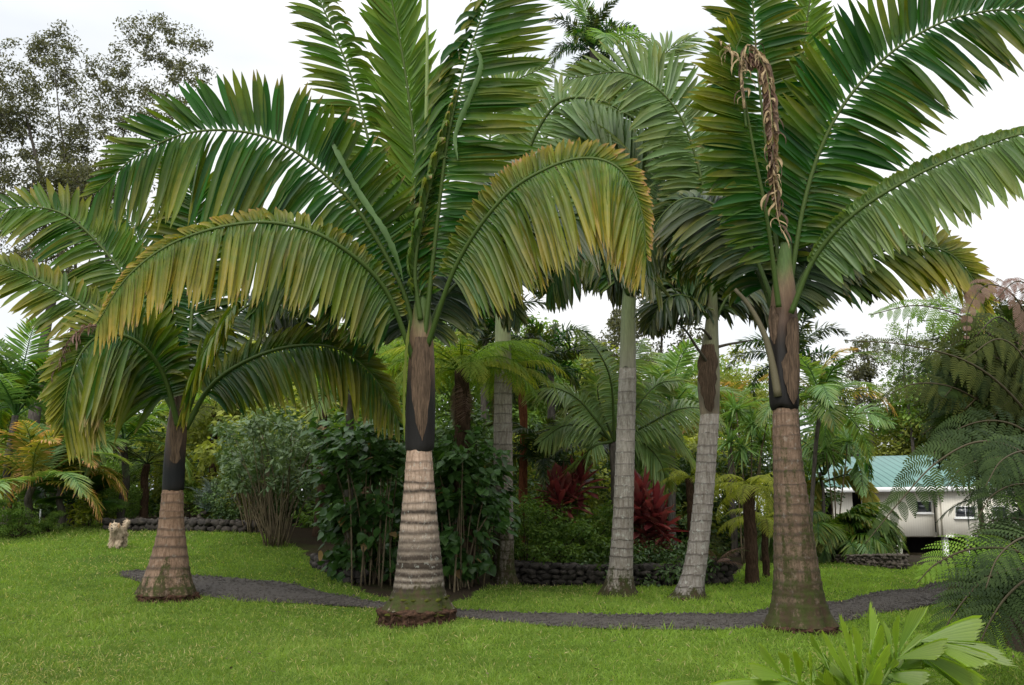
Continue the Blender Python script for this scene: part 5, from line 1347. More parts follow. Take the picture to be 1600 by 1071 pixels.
shrub('fine', 'dark shrub between the slender palm trunk and the round shrub', 935, 19.6, 785, sx=1.0, rot=5)
shrub('cover', 'low leafy cover spilling over the stone wall beside the ti plant', 1005, 18.0, 855, sx=1.2, name='groundcover', cat='ground cover')
shrub('cover', 'small low plant on the wall right of the spilling cover', 1055, 18.0, 850, sx=.9, rot=2, name='groundcover', cat='ground cover')
# yellow tree ferns on the right
tree_fern('small yellow-green tree fern behind the leaning grey trunk', 1078, 19, 748, ['fern_y1', 'fern_y2'], 11, .62, (.09, .075), seed=41, elev=(-15, 25))
tree_fern('yellow-green tree fern with dark trunk on the lawn left of the mossy palm', 1170, ground_at(1170, 912)[1], 760, ['fern_y2', 'fern_y1'], 14, .78, (.125, .10), seed=42, elev=(-25, 22))
tree_fern('low pale tree fern frond cluster beside the mossy palm trunk', 1192, 18.5, 812, ['fern_y1', 'fern_y2'], 11, .7, (.07, .06), seed=43, elev=(-15, 25))
tree_fern('heap of dry brown fern on the right end of the stone wall', 1118, 17.3, 878, ['fern_dead', 'fern_o1'], 14, .42, None, seed=44, elev=(10, 60), name='dry_fern', cat='dry fern')
palm('drooping palm with golden lower fronds right of the thick mossy trunk', 1256, 22, 630, ['far2', 'gold1', 'mid1', 'far3'], 14, .95, (.05, .045), seed=45, lean=(.48, 0), elev=(-45, 55))
palm('dark plume-leaved palm crown behind the thick mossy trunk', 1248, 24, 570, ['plume1', 'plume2'], 12, .95, (.10, .08), seed=46, elev=(-40, 50))
gK = on_ground(1288, 26); K_ = thing('palm_tree', 'palm with a few curved fronds, one yellow, in front of the green roof', 'palm tree', gK)
simple_trunk(K_, at(1288, 738, 26)[2] - gK[2], .05, .04, mat='bark_grey', seed=48)
for pts, mt, a_, b_ in [([(1288, 740), (1312, 693), (1342, 688), (1362, 745)], 'palm', 34, 26), ([(1288, 742), (1318, 700), (1340, 718), (1350, 772)], 'palm_far', 34, 26), ([(1290, 752), (1326, 742), (1352, 758), (1368, 795)], 'palm_gold', 34, 24), ([(1286, 742), (1262, 695), (1232, 690), (1210, 720)], 'palm_far', 26, 34),
                        ([(1288, 740), (1282, 680), (1262, 640), (1235, 625)], 'palm_far', 36, 36), ([(1290, 740), (1312, 668), (1350, 645), (1392, 660)], 'palm_far', 36, 36), ([(1286, 745), (1276, 752), (1266, 780), (1262, 812)], 'palm_gold', 26, 26), ([(1288, 742), (1300, 690), (1310, 650), (1330, 615)], 'palm_mid', 32, 32)]:
    frond(K_, 26, [(p[0], p[1], RS.uniform(-.6, .6)) for p in pts], F=(0, -.85, .5), Lr=a_, Ll=b_, w=4, mat=mt, droop=(.8, .8), n=34, r0=1.8, yel=(.2, .6) if mt == 'palm_gold' else (.05, .15))


def palm_clump(label, px, Y, n, sc, seed, keys, elev=(35, 85)):
    rs_ = np.random.RandomState(seed); g0 = on_ground(px, Y); root = thing('palm_clump', label, 'palm clump', g0)
    for i in range(n):
        r_ = rs_.uniform(0, .45); a = rs_.uniform(0, 6.28)
        put('frond', FR[keys[i % len(keys)]], root, (r_ * math.cos(a), r_ * math.sin(a), rs_.uniform(0, .5)), (rs_.uniform(-.3, .3), -math.radians(rs_.uniform(*elev) - 60), a + rs_.uniform(-.5, .5)), sc * rs_.uniform(.75, 1.15))
    return root


palm_clump('bushy many-stemmed palm clump between the mossy trunk and the house', 1293, 24.0, 90, 1.22, 51, ['clump1', 'clump2'], (45, 80))
palm_clump('lower palm clump just left of the house wall', 1322, 24.6, 56, .8, 52, ['clump2', 'clump1'], (45, 80))

# ------------------------------------------------------------------ house
YHs = 50.0
hp = lambda px, py, dy=0: at(px, py, YHs + dy)
gz0 = float(hgt(hp(1450, 880)[0], YHs))
house_loc = (hp(1450, 880)[0], YHs, gz0)
house = thing('house', 'cream two-storey house with green metal roof behind the right-hand lawn', 'house', house_loc)


def box_px(mb, x0, y0, x1, y1, d0, d1, c=(.5, .5, 0, 0)):
    """box whose front face spans the photo rectangle, from depth d0 to d1 (m, relative to the house front)"""
    a = hp(x0, y0, 0); b = hp(x1, y1, 0)
    X = sorted([a[0], b[0]]); Z = sorted([a[2], b[2]]); Yv = [YHs + d0, YHs + d1]
    v = [(x, y, z) for x in X for y in Yv for z in Z]
    q = [(0, 1, 3, 2), (4, 6, 7, 5), (0, 4, 5, 1), (2, 3, 7, 6), (0, 2, 6, 4), (1, 5, 7, 3)]
    mb.add(v, q, None, c)


m, nt, out = new_mat('cream_siding'); g = NG(nt)
wv = g.n('ShaderNodeTexWave'); wv.wave_type = 'BANDS'; wv.bands_direction = 'X'; wv.inputs['Scale'].default_value = 2.6
g.lk(g.n('ShaderNodeTexCoord').outputs['Object'], wv.inputs['Vector'])
gr = g.ramp(wv.outputs['Fac'], .0, .06)
g.lk(g.bsdf(g.mix(gr, (.58, .54, .46), g.mix(g.noise(1.2, 4), (.66, .62, .53), (.74, .70, .61))), .75, .2, g.bump(gr, .4, .02)), out.inputs[0]); M['siding'] = m
M['white'] = plain_mat('white_trim', (.62, .62, .60), (.74, .74, .72), 3, .5, .3, .1)
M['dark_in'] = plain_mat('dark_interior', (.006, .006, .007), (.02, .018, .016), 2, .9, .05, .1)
M['glass'] = plain_mat('dark_window_glass', (.012, .014, .017), (.03, .034, .04), 1, .08, .6, .02)
m, nt, out = new_mat('green_metal_roof'); g = NG(nt)
wv = g.n('ShaderNodeTexWave'); wv.wave_type = 'BANDS'; wv.bands_direction = 'X'; wv.inputs['Scale'].default_value = .75
g.lk(g.n('ShaderNodeTexCoord').outputs['Object'], wv.inputs['Vector'])
rb = g.ramp(wv.outputs['Fac'], .0, .25)
g.lk(g.bsdf(g.mix(rb, (.055, .12, .106), g.mix(g.noise(.8, 4), (.072, .150, .132), (.105, .20, .175))), .45, .4, g.bump(rb, .6, .03)), out.inputs[0]); M['roof'] = m

mb = MB()
box_px(mb, 1363, 763, 1462, 838, 0, .2); box_px(mb, 1462, 768, 1640, 838, -.6, -.4); box_px(mb, 1300, 763, 1335, 838, 0, .2)
box_px(mb, 1335, 811, 1363, 838, 0, .2); box_px(mb, 1335, 763, 1363, 768, 0, .2)
box_px(mb, 1392, 838.2, 1413, 885, .1, .4)
box_px(mb, 1462.2, 768, 1463.5, 838, -.4, 0)
box_px(mb, 1310, 838.2, 1640, 839.5, .2, 6)
mb.obj('wall', M['siding'], house, smooth=False)
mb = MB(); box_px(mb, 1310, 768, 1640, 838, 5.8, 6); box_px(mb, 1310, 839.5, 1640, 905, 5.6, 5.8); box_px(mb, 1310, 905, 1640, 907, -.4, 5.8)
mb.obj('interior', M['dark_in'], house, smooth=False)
# roof: sloping sheet with thickness, hip at its left end
eL, eR = hp(1283, 762, -1.0), hp(1660, 758, -1.0); rL, rR = hp(1330, 714, 5.5), hp(1660, 706, 5.5)
eB, rB = hp(1283, 762, 9), None
mb = MB()
th_ = np.array([0, 0, -.14])
V = [eL, eR, rR, rL, eL + th_, eR + th_, rR + th_, rL + th_]
mb.add(V, [(0, 1, 2, 3), (7, 6, 5, 4), (0, 4, 5, 1), (0, 3, 7, 4)])
bl = np.array([eL[0], YHs + 12, eL[2]])
mb.add([eL, rL, bl, eL + th_, rL + th_, bl + th_], None, [(1, 0, 2), (3, 4, 5)])
mb.obj('roof', M['roof'], house, smooth=False)
mb = MB()
a, b = eL + np.array([0, -.03, -.02]), eR + np.array([0, -.03, -.02])
mb.add([a, b, b + [0, 0, -.24], a + [0, 0, -.24], a + [0, -.05, 0], b + [0, -.05, 0], b + [0, -.05, -.24], a + [0, -.05, -.24]], [(4, 7, 6, 5), (0, 4, 5, 1), (3, 2, 6, 7), (0, 3, 7, 4)])
mb.obj('fascia', M['white'], house, smooth=False)
mb = MB(); box_px(mb, 1290, 764.5, 1660, 766, -.95, 0); mb.obj('soffit', M['white'], house, smooth=False)


def window(x0, y0, x1, y1, d, mull=None):
    mb = MB(); t = 1.6
    box_px(mb, x0, y0, x1, y0 + t, d - .08, d - .003); box_px(mb, x0, y1 - t, x1, y1, d - .08, d - .003)
    box_px(mb, x0, y0 + t, x0 + t, y1 - t, d - .08, d - .003); box_px(mb, x1 - t, y0 + t, x1, y1 - t, d - .08, d - .003)
    if mull: box_px(mb, mull - .7, y0 + t, mull + .7, y1 - t, d - .08, d - .003)
    f = mb.obj('window', M['white'], house, smooth=False)
    mb = MB(); box_px(mb, x0 + t, y0 + t, x1 - t, y1 - t, d - .03, d - .006)
    mb.obj('pane', M['glass'], f, smooth=False, origin=house_loc)
    mb = MB(); box_px(mb, x0 - 1.5, y1 + .2, x1 + 1.5, y1 + 2, d - .16, d - .003); mb.obj('sill', M['white'], f, smooth=False, origin=house_loc)


window(1430, 783, 1456, 802, 0); window(1483, 791, 1517, 809, -.6, 1499)
window(1540, 791, 1565, 809, -.6)
mb = MB(); box_px(mb, 1346, 768.3, 1348.5, 810.7, .02, .12); box_px(mb, 1361.5, 768.3, 1363, 810.7, -.06, -.01); mb.obj('window_post', M['white'], house, smooth=False)
for x0, x1 in ((1377, 1382), (1471, 1481), (1508, 1513), (1600, 1606)):
    mb = MB(); box_px(mb, x0, 839.8, x1, 902, -.35, .05); box_px(mb, x0 - 1.5, 836.5, x1 + 1.5, 839.6, -.66, .09); mb.obj('post', M['white'], house, smooth=False)
mb = MB()
box_px(mb, 1362, 838.4, 1392, 842, -.05, .08)
mb.obj('beam', M['white'], house, smooth=False)
mb = MB(); box_px(mb, 1425, 868, 1475, 871, 2.0, 2.6); box_px(mb, 1428, 871, 1431, 890, 2.1, 2.5); box_px(mb, 1470, 871, 1473, 890, 2.1, 2.5)
mb.obj('workbench', M['twig'], house, smooth=False)
mb = MB()
box_px(mb, 1416, 875, 1466, 876.6, -1.6, -1.5)
for x in (1417, 1427, 1437, 1448, 1459): box_px(mb, x, 876.6, x + 1.3, 900, -1.58, -1.52)
mb.obj('railing', M['twig'], house, smooth=False)


def towel(label, x0, x1, y0, y1, bands, d=-.1):
    n = 24; mb = MB(); u = np.linspace(0, 1, 10); t = np.linspace(0, 1, n)
    a = hp(x0, y0); b = hp(x1, y1)
    X = a[0] + (b[0] - a[0]) * u[None] + 0 * t[:, None]; Z = a[2] + (b[2] - a[2]) * t[:, None] + 0 * u[None] + .02 * np.sin(u * 8)[None]
    Yv = YHs + d + .05 * np.sin(u * 14)[None] * (.3 + .7 * t[:, None])
    c = np.array([bands[min(len(bands) - 1, int(x * len(bands)))] for x in t])
    cc = np.concatenate([np.repeat(c[:, None], 10, 1), np.zeros((n, 10, 1))], -1)
    i = np.arange(n - 1)[:, None] * 10; j = np.arange(9)[None]
    mb.add(np.stack([X, Yv, Z], -1), np.stack([i + j, i + 10 + j, i + 11 + j, i + j + 1], -1).reshape(-1, 4), None, cc.reshape(-1, 4))
    o = mb.obj('towel', M['stalk'], origin=hp((x0 + x1) / 2, y0, d)); return tag(o, label, 'towel')


bl_, wh, og, yl_ = (.03, .06, .28), (.55, .55, .55), (.35, .12, .03), (.4, .3, .08)
towel('beach towel striped blue, white and orange hanging under the house', 1362, 1377, 841.5, 866, [bl_, (.02, .02, .03), bl_, og, yl_, og, wh, bl_, bl_, wh, bl_, bl_])
towel('black cloth with white marks hanging beside the striped towel', 1382.5, 1392, 841.5, 864, [(.02, .02, .025), (.02, .02, .025), wh, (.03, .03, .04), wh, (.02, .02, .03), wh, (.02, .02, .025), (.02, .02, .025)])
shrub('cover', 'low clipped hedge in front of the open carport', 1440, 36, 884, sx=1.6, name='hedge', cat='hedge')
# ------------------------------------------------------------------ big tree ferns at the right edge
def trunked(label, px, Y, top, r, seed):
    g0 = on_ground(px, Y); root = thing('tree_fern', label, 'tree fern', g0)
    simple_trunk(root, at(px, top, Y)[2] - g0[2], r, r * .8, mat='fibre', seed=seed, wob=.02)
    return root


RF, YR = trunked('large tree fern with high olive and dead brown fronds filling the right edge', 1690, 9.6, 770, .14, 61), 9.6
for pts, mt, L, lab in [
    ([(1690, 770, 0), (1600, 640, -.2), (1520, 570, -.3), (1420, 540, -.4), (1320, 532, -.4)], 'fern_olive', 62, 'olive yellow frond reaching level to the left'),
    ([(1690, 765, .3), (1610, 600, .5), (1530, 510, .7), (1440, 478, .8), (1360, 492, .8)], 'fern', 85, 'bright green frond lit at the top'),
    ([(1690, 765, .2), (1630, 560, .2), (1590, 470, .1), (1545, 445, 0), (1515, 480, -.1), (1510, 530, -.1)], 'fern_dead', 45, 'dead pinkish-brown frond drooping at its end'),
    ([(1690, 760, -.2), (1660, 560, -.5), (1630, 470, -.7), (1590, 440, -.9), (1555, 470, -1.0)], 'fern_dead', 50, 'dead brown frond at the top right corner of the fern'),
    ([(1690, 770, .2), (1590, 670, .4), (1500, 610, .5), (1430, 600, .6), (1375, 625, .6)], 'fern_olive', 70, None),
    ([(1690, 770, .5), (1600, 620, .9), (1520, 560, 1.2), (1450, 560, 1.4), (1400, 600, 1.5)], 'fern_dark', 90, None),
    ([(1690, 770, .1), (1620, 640, .3), (1570, 560, .5), (1510, 530, .6), (1460, 560, .7)], 'fern_olive', 90, None),
    ([(1690, 770, .6), (1640, 600, 1.0), (1590, 520, 1.3), (1530, 500, 1.5), (1480, 530, 1.7)], 'fern_dark', 95, None),
    ([(1690, 770, -.3), (1640, 640, -.6), (1600, 560, -.8), (1560, 530, -.9), (1510, 560, -1.0)], 'fern_olive', 80, None),
    ([(1690, 775, .3), (1600, 700, .6), (1540, 655, .8), (1480, 655, .9), (1440, 680, .9)], 'fern_dark', 70, None),
    ([(1690, 770, .9), (1610, 650, 1.5), (1540, 610, 2.0), (1480, 600, 2.4), (1430, 630, 2.6)], 'fern_olive', 80, None)]:
    fern_frond(RF, YR, pts, F=(0, -.8, .6), L=L, mat=mt, label=lab, n=25, m=12, droop=(1.1, 1.1), r0=2.6, mw=.55, rnd=(0, .8))
for q in range(24):
    r_ = np.random.RandomState(300 + q); ex, ey = r_.uniform(1470, 1600), r_.uniform(500, 690)
    fern_frond(RF, YR, [(1690, 770, 0), ((1690 + ex) / 2 + 20, (770 + ey) / 2 - 50, r_.uniform(0, 1.0)), (ex + 45, ey - 28, r_.uniform(0, 1.6)), (ex, ey, r_.uniform(0, 1.9)), (ex - 35, ey + 40, r_.uniform(0, 2.0))], F=(r_.uniform(-.3, .3), -.8, .6), L=75, mat=['fern_olive', 'fern_dark'][q % 2], n=23, m=12, droop=(1.1, 1.1), r0=2.4, mw=.55, rnd=(0, .7))
RG, YG = trunked('dark blue-green tree fern whose long fronds hang before the house', 1700, 8.3, 800, .12, 62), 8.3
for pts, L, lab in [
    ([(1700, 800, 0), (1610, 715, -.2), (1535, 690, -.4), (1465, 722, -.5), (1405, 785, -.6), (1352, 850, -.6)], 62, 'longest dark frond drooping across the house front'),
    ([(1700, 800, .2), (1620, 735, .2), (1560, 715, .2), (1505, 730, .2), (1478, 765, .2)], 80, None),
    ([(1700, 800, -.2), (1640, 765, -.5), (1590, 757, -.7), (1550, 775, -.8), (1528, 810, -.9)], 75, None),
    ([(1700, 800, .4), (1620, 690, .6), (1560, 658, .7), (1495, 672, .8), (1450, 720, .8)], 85, None),
    ([(1700, 800, -.3), (1650, 725, -.7), (1605, 705, -1.0), (1565, 720, -1.2), (1540, 760, -1.3)], 80, None)]:
    fern_frond(RG, YG, pts, F=(.1, -.8, .55), L=L, mat='fern_dark', label=lab, n=21, m=13, droop=(1.3, 1.3), r0=2.4, mw=.5, rnd=(0, 1))
RH, YH2 = trunked('low dark tree fern at the right edge, fronds sweeping over the path', 1680, 7.6, 905, .11, 63), 7.6
for pts, mt, L in [
    ([(1680, 905, 0), (1590, 862, -.1), (1520, 858, -.2), (1465, 880, -.3), (1432, 912, -.3)], 'fern', 62), ([(1680, 905, -.2), (1600, 890, -.4), (1540, 905, -.6), (1490, 960, -.7), (1465, 1010, -.7)], 'fern_dark', 70), ([(1680, 905, .2), (1620, 825, .3), (1575, 810, .4), (1540, 820, .4), (1515, 845, .5)], 'fern_dark', 55),
    ([(1680, 905, -.3), (1620, 900, -.7), (1575, 930, -.9), (1540, 985, -1.0), (1525, 1035, -1.0)], 'fern_dark', 75), ([(1680, 905, .1), (1630, 815, .1), (1595, 785, .0), (1562, 785, -.1)], 'fern', 48), ([(1680, 905, .3), (1610, 860, .6), (1560, 850, .8), (1515, 868, .9)], 'fern_dark', 60), ([(1680, 905, -.4), (1640, 850, -.9), (1600, 840, -1.2), (1560, 870, -1.4), (1540, 920, -1.5)], 'fern_dark', 75), ([(1680, 905, .2), (1620, 880, .5), (1560, 890, .7), (1510, 920, .8), (1480, 950, .8)], 'fern_dark', 75)]:
    fern_frond(RH, YH2, pts, F=(0, -.6, .8), L=L, mat=mt, n=23, m=13, mw=.5, droop=(.7, .7), r0=3, rnd=(0, .9))
for q in range(9):
    r_ = np.random.RandomState(400 + q); ex, ey = r_.uniform(1500, 1590), r_.uniform(800, 1000)
    fern_frond(RH, YH2, [(1680, 905, 0), ((1680 + ex) / 2 + 12, (905 + ey) / 2 - 45, r_.uniform(0, .7)), (ex + 35, ey - 22, r_.uniform(0, 1.1)), (ex, ey + 8, r_.uniform(0, 1.3)), (ex - 25, ey + 45, r_.uniform(0, 1.4))], F=(r_.uniform(-.3, .3), -.75, .65), L=70, mat=['fern_dark', 'fern_dark', 'fern_olive'][q % 3], n=22, m=13, droop=(.8, .8), r0=2.2, mw=.5, rnd=(0, .8))
for q, (px, Y, top, keys, sc, lab) in enumerate([(1650, 13.5, 610, ['fern_o1', 'fern_d1'], 1.25, 'shaded tree fern filling in behind the big ones, upper of three at the right edge'), (1625, 15, 700, ['fern_d1', 'fern_d2'], 1.1, 'shaded tree fern behind the big ones, middle of three at the right edge'), (1640, 11.5, 790, ['fern_d2', 'fern_d1'], .9, 'shaded tree fern behind the big ones, lowest of three at the right edge'), (1600, 17, 560, ['fern_o1', 'fern_d1'], 1.3, 'olive tree fern with highest crown behind the others at right')]):
    tree_fern(lab, px, Y, top, keys, 22, sc, (.12, .1), seed=70 + q, elev=(-40, 55))
tree('dark', 'dark small-leaved tree closing the gap behind the tree ferns, upper right edge', 1610, 19, 470, sx=1.0)
tree('dark', 'smaller dark tree behind the tree ferns, just left of the other dark tree', 1535, 25, 545, sx=.75, rot=2)
# ------------------------------------------------------------------ pale fishtail palm in the foreground
YW = 5.0
gW = on_ground(1335, YW); FW = thing('fishtail_palm', 'pale green fishtail palm with jagged wedge leaflets in the right foreground', 'fishtail palm', gW)


def wedge(mb, b, tip, wid, bend=.12, seed=0):
    rs_ = np.random.RandomState(seed); nu, nt_ = 17, 8
    d = tip - b; L = np.linalg.norm(d); d = d / L
    n0 = nrm(np.array([rs_.uniform(-.5, .5), -.75, rs_.uniform(.3, .9)])); s = nrm(np.cross(d, n0)); n_ = np.cross(s, d)
    t = np.linspace(0, 1, nt_); u = np.linspace(-1, 1, nu)
    wp = np.interp(t, [0, .2, .6, .85, 1], [.04, .3, .8, 1, .95]) * wid / 2
    jag = np.where(np.arange(nu) % 2 == 0, 0.0, -.09) + rs_.uniform(-.05, .03, nu) - .30 * (u * rs_.choice([-1, 1]) * .5 + .5) ** 1.6
    tt = t[:, None] * (1 + jag[None] * t[:, None] ** 3)
    p = b + d * (tt * L)[..., None] + s * (u[None] * wp[:, None])[..., None] + n_ * ((.16 * np.where(np.arange(nu) % 2 == 0, 1, -1)[None] * wp[:, None]) + .18 * wp[:, None] * u[None] ** 2)[..., None]
    p = p + np.array([0, 0, -1.]) * (bend * L * tt ** 2.5)[..., None]
    i = np.arange(nt_ - 1)[:, None] * nu; j = np.arange(nu - 1)[None]
    c = np.zeros((nt_, nu, 4)); c[..., 0] = np.clip(rs_.uniform(.1, .8) + .28 * np.where(np.arange(nu) % 2 == 0, 1, -1)[None] + rs_.randn(1, nu) * .08, 0, 1); c[..., 1] = t[:, None]; c[..., 2] = .2; c[..., 3] = .03  # alternating light and dark stripes paint the pleats' shading into the leaf colour
    mb.add(p, np.stack([i + j, i + j + 1, i + nu + j + 1, i + nu + j], -1).reshape(-1, 4), None, c.reshape(-1, 4))


FT = {
    'mid': ([(1335, 1230), (1340, 1150), (1350, 1070), (1362, 1000)], [((1340, 1070), (1314, 950), 16), ((1338, 1080), (1277, 980), 14), ((1345, 1055), (1337, 968), 17), ((1342, 1085), (1303, 1005), 20), ((1360, 1020), (1366, 940), 24), ((1358, 1040), (1386, 978), 22), ((1354, 1060), (1328, 995), 16), ((1350, 1075), (1398, 1010), 24), ((1345, 1095), (1290, 1035), 26), ((1350, 1100), (1385, 1040), 26), ((1345, 1110), (1320, 1040), 22), ((1340, 1120), (1262, 1060), 26), ((1345, 1110), (1370, 1060), 22)]),
    'right': ([(1335, 1230), (1355, 1120), (1395, 1040), (1440, 1000)], [((1400, 1030), (1398, 958), 14), ((1403, 1020), (1438, 936), 30), ((1396, 1035), (1381, 965), 14), ((1410, 1020), (1462, 985), 32), ((1436, 1003), (1548, 978), 52), ((1440, 1003), (1556, 1036), 46), ((1425, 1015), (1540, 1075), 50), ((1440, 1000), (1596, 1026), 34), ((1385, 1055), (1455, 1066), 44), ((1375, 1075), (1450, 1105), 44), ((1400, 1030), (1490, 1010), 36), ((1380, 1065), (1400, 1010), 20), ((1365, 1090), (1420, 1080), 36), ((1372, 1075), (1350, 1020), 18), ((1360, 1105), (1410, 1120), 40)]),
    'left': ([(1335, 1230), (1310, 1140), (1270, 1085), (1220, 1055)], [((1225, 1058), (1180, 1008), 20), ((1228, 1060), (1168, 1046), 34), ((1240, 1068), (1105, 1075), 40), ((1235, 1062), (1220, 1012), 18), ((1250, 1072), (1247, 1012), 18), ((1262, 1080), (1200, 1085), 34), ((1268, 1085), (1268, 1020), 20), ((1285, 1105), (1240, 1060), 26), ((1292, 1110), (1300, 1045), 24), ((1290, 1110), (1220, 1110), 34), ((1300, 1125), (1270, 1070), 26), ((1305, 1130), (1322, 1070), 24)]),
    'back': ([(1335, 1230, .2), (1320, 1130, .5), (1300, 1060, .7), (1285, 1020, .8)], [((1300, 1060), (1270, 1000), 16), ((1298, 1055), (1300, 995), 16), ((1305, 1075), (1335, 1030), 20), ((1308, 1085), (1275, 1050), 22), ((1288, 1030), (1262, 990), 14)])}
for q, (kk, (st, lv)) in enumerate(FT.items()):
    off = .7 if kk == 'back' else 0
    ms = MB(); tube(ms, spline([at(p[0], p[1], YW + (p[2] if len(p) > 2 else 0)) for p in st], 16), np.linspace(.012, .004, 16), 7, (.12, .17, .04, 0))
    ml = MB(); SP = spline([at(p[0], p[1], YW + (p[2] if len(p) > 2 else 0)) for p in st], 60)

    def hold(pt):
        j_ = int(np.argmin(np.linalg.norm(SP - pt + np.array([0, 0, .04]), axis=1)))
        tube(ml, spline([SP[j_], (SP[j_] + pt) / 2 + np.array([0, 0, -.01]), pt], 6), .0035, 5, (.4, .3, .1, 0))
    for i, (a, b, wd_) in enumerate(lv):
        rs_ = np.random.RandomState(q * 50 + i)
        hold(at(a[0], a[1], YW + off))
        wedge(ml, at(a[0], a[1], YW + off), at(b[0], b[1], YW + off + rs_.uniform(-.22, .15)), wd_ * .86 * YW / F_PX, rs_.uniform(.02, .14) if b[1] > a[1] - 40 else .03, q * 50 + i)
    for i in range(int(len(lv) * 1.7)):
        rs_ = np.random.RandomState(q * 90 + i + 7)
        a, b, wd_ = lv[rs_.randint(len(lv))]
        da = np.array(a) + rs_.randn(2) * 14 + [0, 22]; v_ = (np.array(b) - a) * rs_.uniform(.6, .95); an_ = rs_.uniform(-.5, .5)
        v_ = np.array([v_[0] * math.cos(an_) - v_[1] * math.sin(an_), v_[0] * math.sin(an_) + v_[1] * math.cos(an_)])
        dd = off + rs_.uniform(.05, .45)
        hold(at(da[0], da[1], YW + dd))
        wedge(ml, at(da[0], da[1], YW + dd), at(da[0] + v_[0], da[1] + v_[1] + 14, YW + dd + rs_.uniform(-.2, .2)), wd_ * .78 * YW / F_PX, .05, q * 77 + i)
    o = ml.obj('frond', M['fishtail'], FW); ms.obj('stalk', M['stalk'], o, origin=WORLD_LOC[FW.name])

# ------------------------------------------------------------------ dog
gD2 = ground_at(180, 857); DY = gD2[1]; ds = 1.0 * DY / F_PX   # metres per photo pixel
dog = thing('dog', 'shaggy cream-coloured dog running toward the viewer on the far left lawn', 'dog', gD2)
import bmesh
V = {'pelvis': (3, 13, 25), 'mid': (2, 7, 26), 'chest': (0, 0, 25), 'neck': (0, -4, 30), 'head': (0, -7, 33.5), 'brow': (0, -9.5, 33), 'muzzle': (0, -13, 30), 'nose': (0, -15, 29.6),
     'sh_l': (-4.5, -1, 20), 'el_l': (-5, 0.5, 12), 'wr_l': (-4.6, -2.5, 6), 'pw_l': (-4.6, -4, 1.2), 'sh_r': (4.5, -1, 20), 'el_r': (5, 1, 12.5), 'wr_r': (4.8, -4, 8), 'pw_r': (4.6, -6, 3.2),
     'hp_l': (-1.5, 14, 21), 'st_l': (-2, 11, 13), 'hk_l': (-2, 16, 7), 'ft_l': (-2, 14, 1.2), 'hp_r': (7.5, 14, 21), 'st_r': (8, 10, 14), 'hk_r': (8, 13, 8), 'ft_r': (8, 10, 3),
     't0': (4, 17, 29), 't1': (6, 19, 36), 't2': (9, 19, 42)}
rad = {'pelvis': 7, 'mid': 7.5, 'chest': 8.6, 'neck': 6.4, 'head': 6.6, 'brow': 5.2, 'muzzle': 3.3, 'nose': 2.3, 'sh_l': 4, 'el_l': 3, 'wr_l': 2.4, 'pw_l': 2.4, 'sh_r': 4, 'el_r': 3, 'wr_r': 2.4, 'pw_r': 2.4, 'hp_l': 4.6, 'st_l': 3.6, 'hk_l': 2.2, 'ft_l': 2.3, 'hp_r': 4.6, 'st_r': 3.6, 'hk_r': 2.2, 'ft_r': 2.3, 't0': 2.2, 't1': 2.8, 't2': 2.2}
Ed = [('pelvis', 'mid'), ('mid', 'chest'), ('chest', 'neck'), ('neck', 'head'), ('head', 'brow'), ('brow', 'muzzle'), ('muzzle', 'nose'), ('chest', 'sh_l'), ('sh_l', 'el_l'), ('el_l', 'wr_l'), ('wr_l', 'pw_l'), ('chest', 'sh_r'), ('sh_r', 'el_r'), ('el_r', 'wr_r'), ('wr_r', 'pw_r'),
      ('pelvis', 'hp_l'), ('hp_l', 'st_l'), ('st_l', 'hk_l'), ('hk_l', 'ft_l'), ('pelvis', 'hp_r'), ('hp_r', 'st_r'), ('st_r', 'hk_r'), ('hk_r', 'ft_r'), ('pelvis', 't0'), ('t0', 't1'), ('t1', 't2')]
names = list(V); me = bpy.data.meshes.new('body')
me.from_pydata([tuple(c * ds for c in V[k]) for k in names], [(names.index(a), names.index(b)) for a, b in Ed], [])
body = bpy.data.objects.new('body', me); COL.objects.link(body); body.parent = dog
md = body.modifiers.new('skin', 'SKIN')
for i, k in enumerate(names):
    sv = me.skin_vertices[0].data[i]; sv.radius = (rad[k] * ds, rad[k] * ds); sv.use_root = (i == 0)
md2 = body.modifiers.new('sub', 'SUBSURF'); md2.levels = md2.render_levels = 3
dg = bpy.context.evaluated_depsgraph_get(); ev = body.evaluated_get(dg)
me2 = bpy.data.meshes.new_from_object(ev); me2.name = 'body'
body.modifiers.clear(); body.data = me2
M['fur'] = plain_mat('cream_fur', (.28, .21, .14), (.52, .42, .30), 14, .95, .05, .8, (1, 1, .5), .02)
M['nose'] = plain_mat('dark_nose', (.01, .008, .008), (.03, .022, .02), 10, .4, .4, .1)
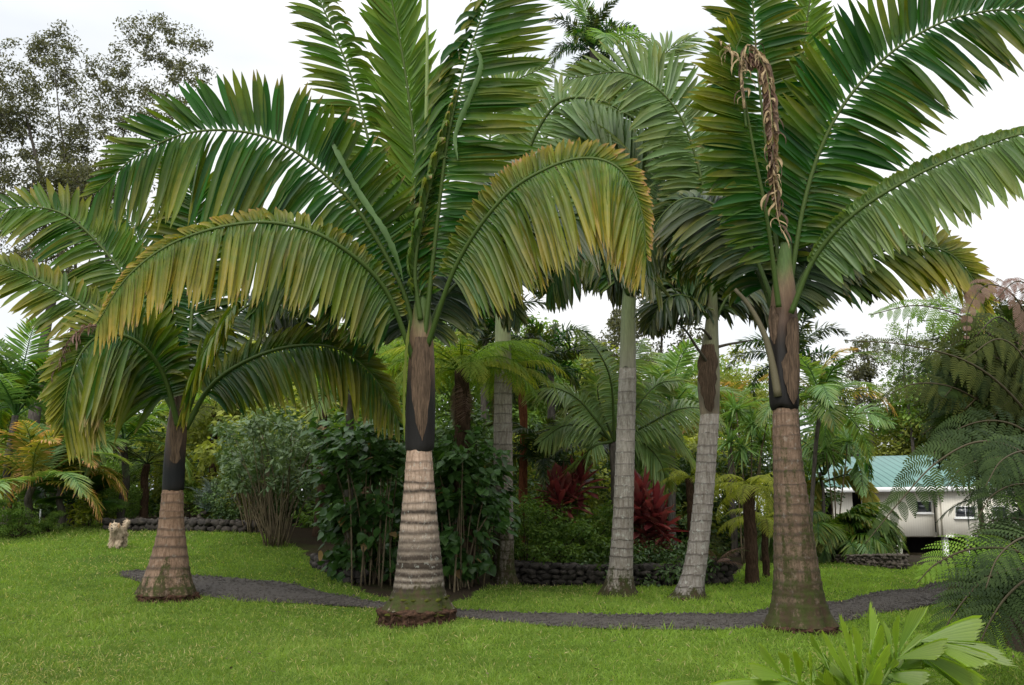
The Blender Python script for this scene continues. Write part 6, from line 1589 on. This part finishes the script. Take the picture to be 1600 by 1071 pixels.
M['furtan'] = plain_mat('tan_fur', (.24, .14, .08), (.42, .28, .17), 14, .95, .05, .8, None, .02)
me2.materials.clear(); me2.materials.append(M['fur'])
nv_ = len(me2.vertices); co = np.empty(nv_ * 3, np.float32); me2.vertices.foreach_get('co', co); co = co.reshape(-1, 3)
no = np.empty(nv_ * 3, np.float32); me2.vertices.foreach_get('normal', no); no = no.reshape(-1, 3)
co2 = co + no * (rs.randn(nv_, 1) * .005).astype(np.float32); me2.vertices.foreach_set('co', co2.ravel())
me2.polygons.foreach_set('use_smooth', np.ones(len(me2.polygons), bool)); me2.update()
# shaggy coat
sel = rs.randint(0, nv_, 9000)
mb = MB()
dl = nrm(no[sel] * .55 + np.array([0, .1, -.75]) + rs.randn(len(sel), 3) * .3)
leaflets(mb, co[sel], dl, no[sel], rs.uniform(.03, .075, len(sel)), .011, .6, None, 0, 0, S=2, prof=(np.array([0, .5, 1]), np.array([.8, 1, .1])), fold=0)
coat = link('coat', mb.mesh('coat', M['fur']), dog)


def blob(name, c, r_, mat, parent=dog):
    u = np.linspace(0, np.pi, 9); v_ = np.arange(12) / 12 * 2 * np.pi
    p = np.stack([np.sin(u)[:, None] * np.cos(v_), np.sin(u)[:, None] * np.sin(v_), np.cos(u)[:, None] + 0 * v_], -1) * (np.array(r_) * ds) + np.array(c) * ds
    i = np.arange(8)[:, None] * 12; j = np.arange(12)[None]; k = (j + 1) % 12
    mb = MB(); mb.add(p, np.stack([i + j, i + 12 + j, i + 12 + k, i + k], -1).reshape(-1, 4))
    return link(name, mb.mesh(name, M[mat]), parent)


blob('nose', (0, -17, 30.2), (1.7, 1.3, 1.3), 'nose')
blob('eye', (-2.6, -13.2, 34.6), (.8, .6, .8), 'nose'); blob('eye', (2.6, -13.2, 34.6), (.8, .6, .8), 'nose')
blob('ear', (-6.4, -8, 33), (1.8, 2.6, 5.0), 'furtan'); blob('ear', (6.4, -8, 33), (1.8, 2.6, 5.0), 'furtan')
blob('mouth', (0, -15.6, 27.4), (1.9, 1.4, 1.0), 'nose')
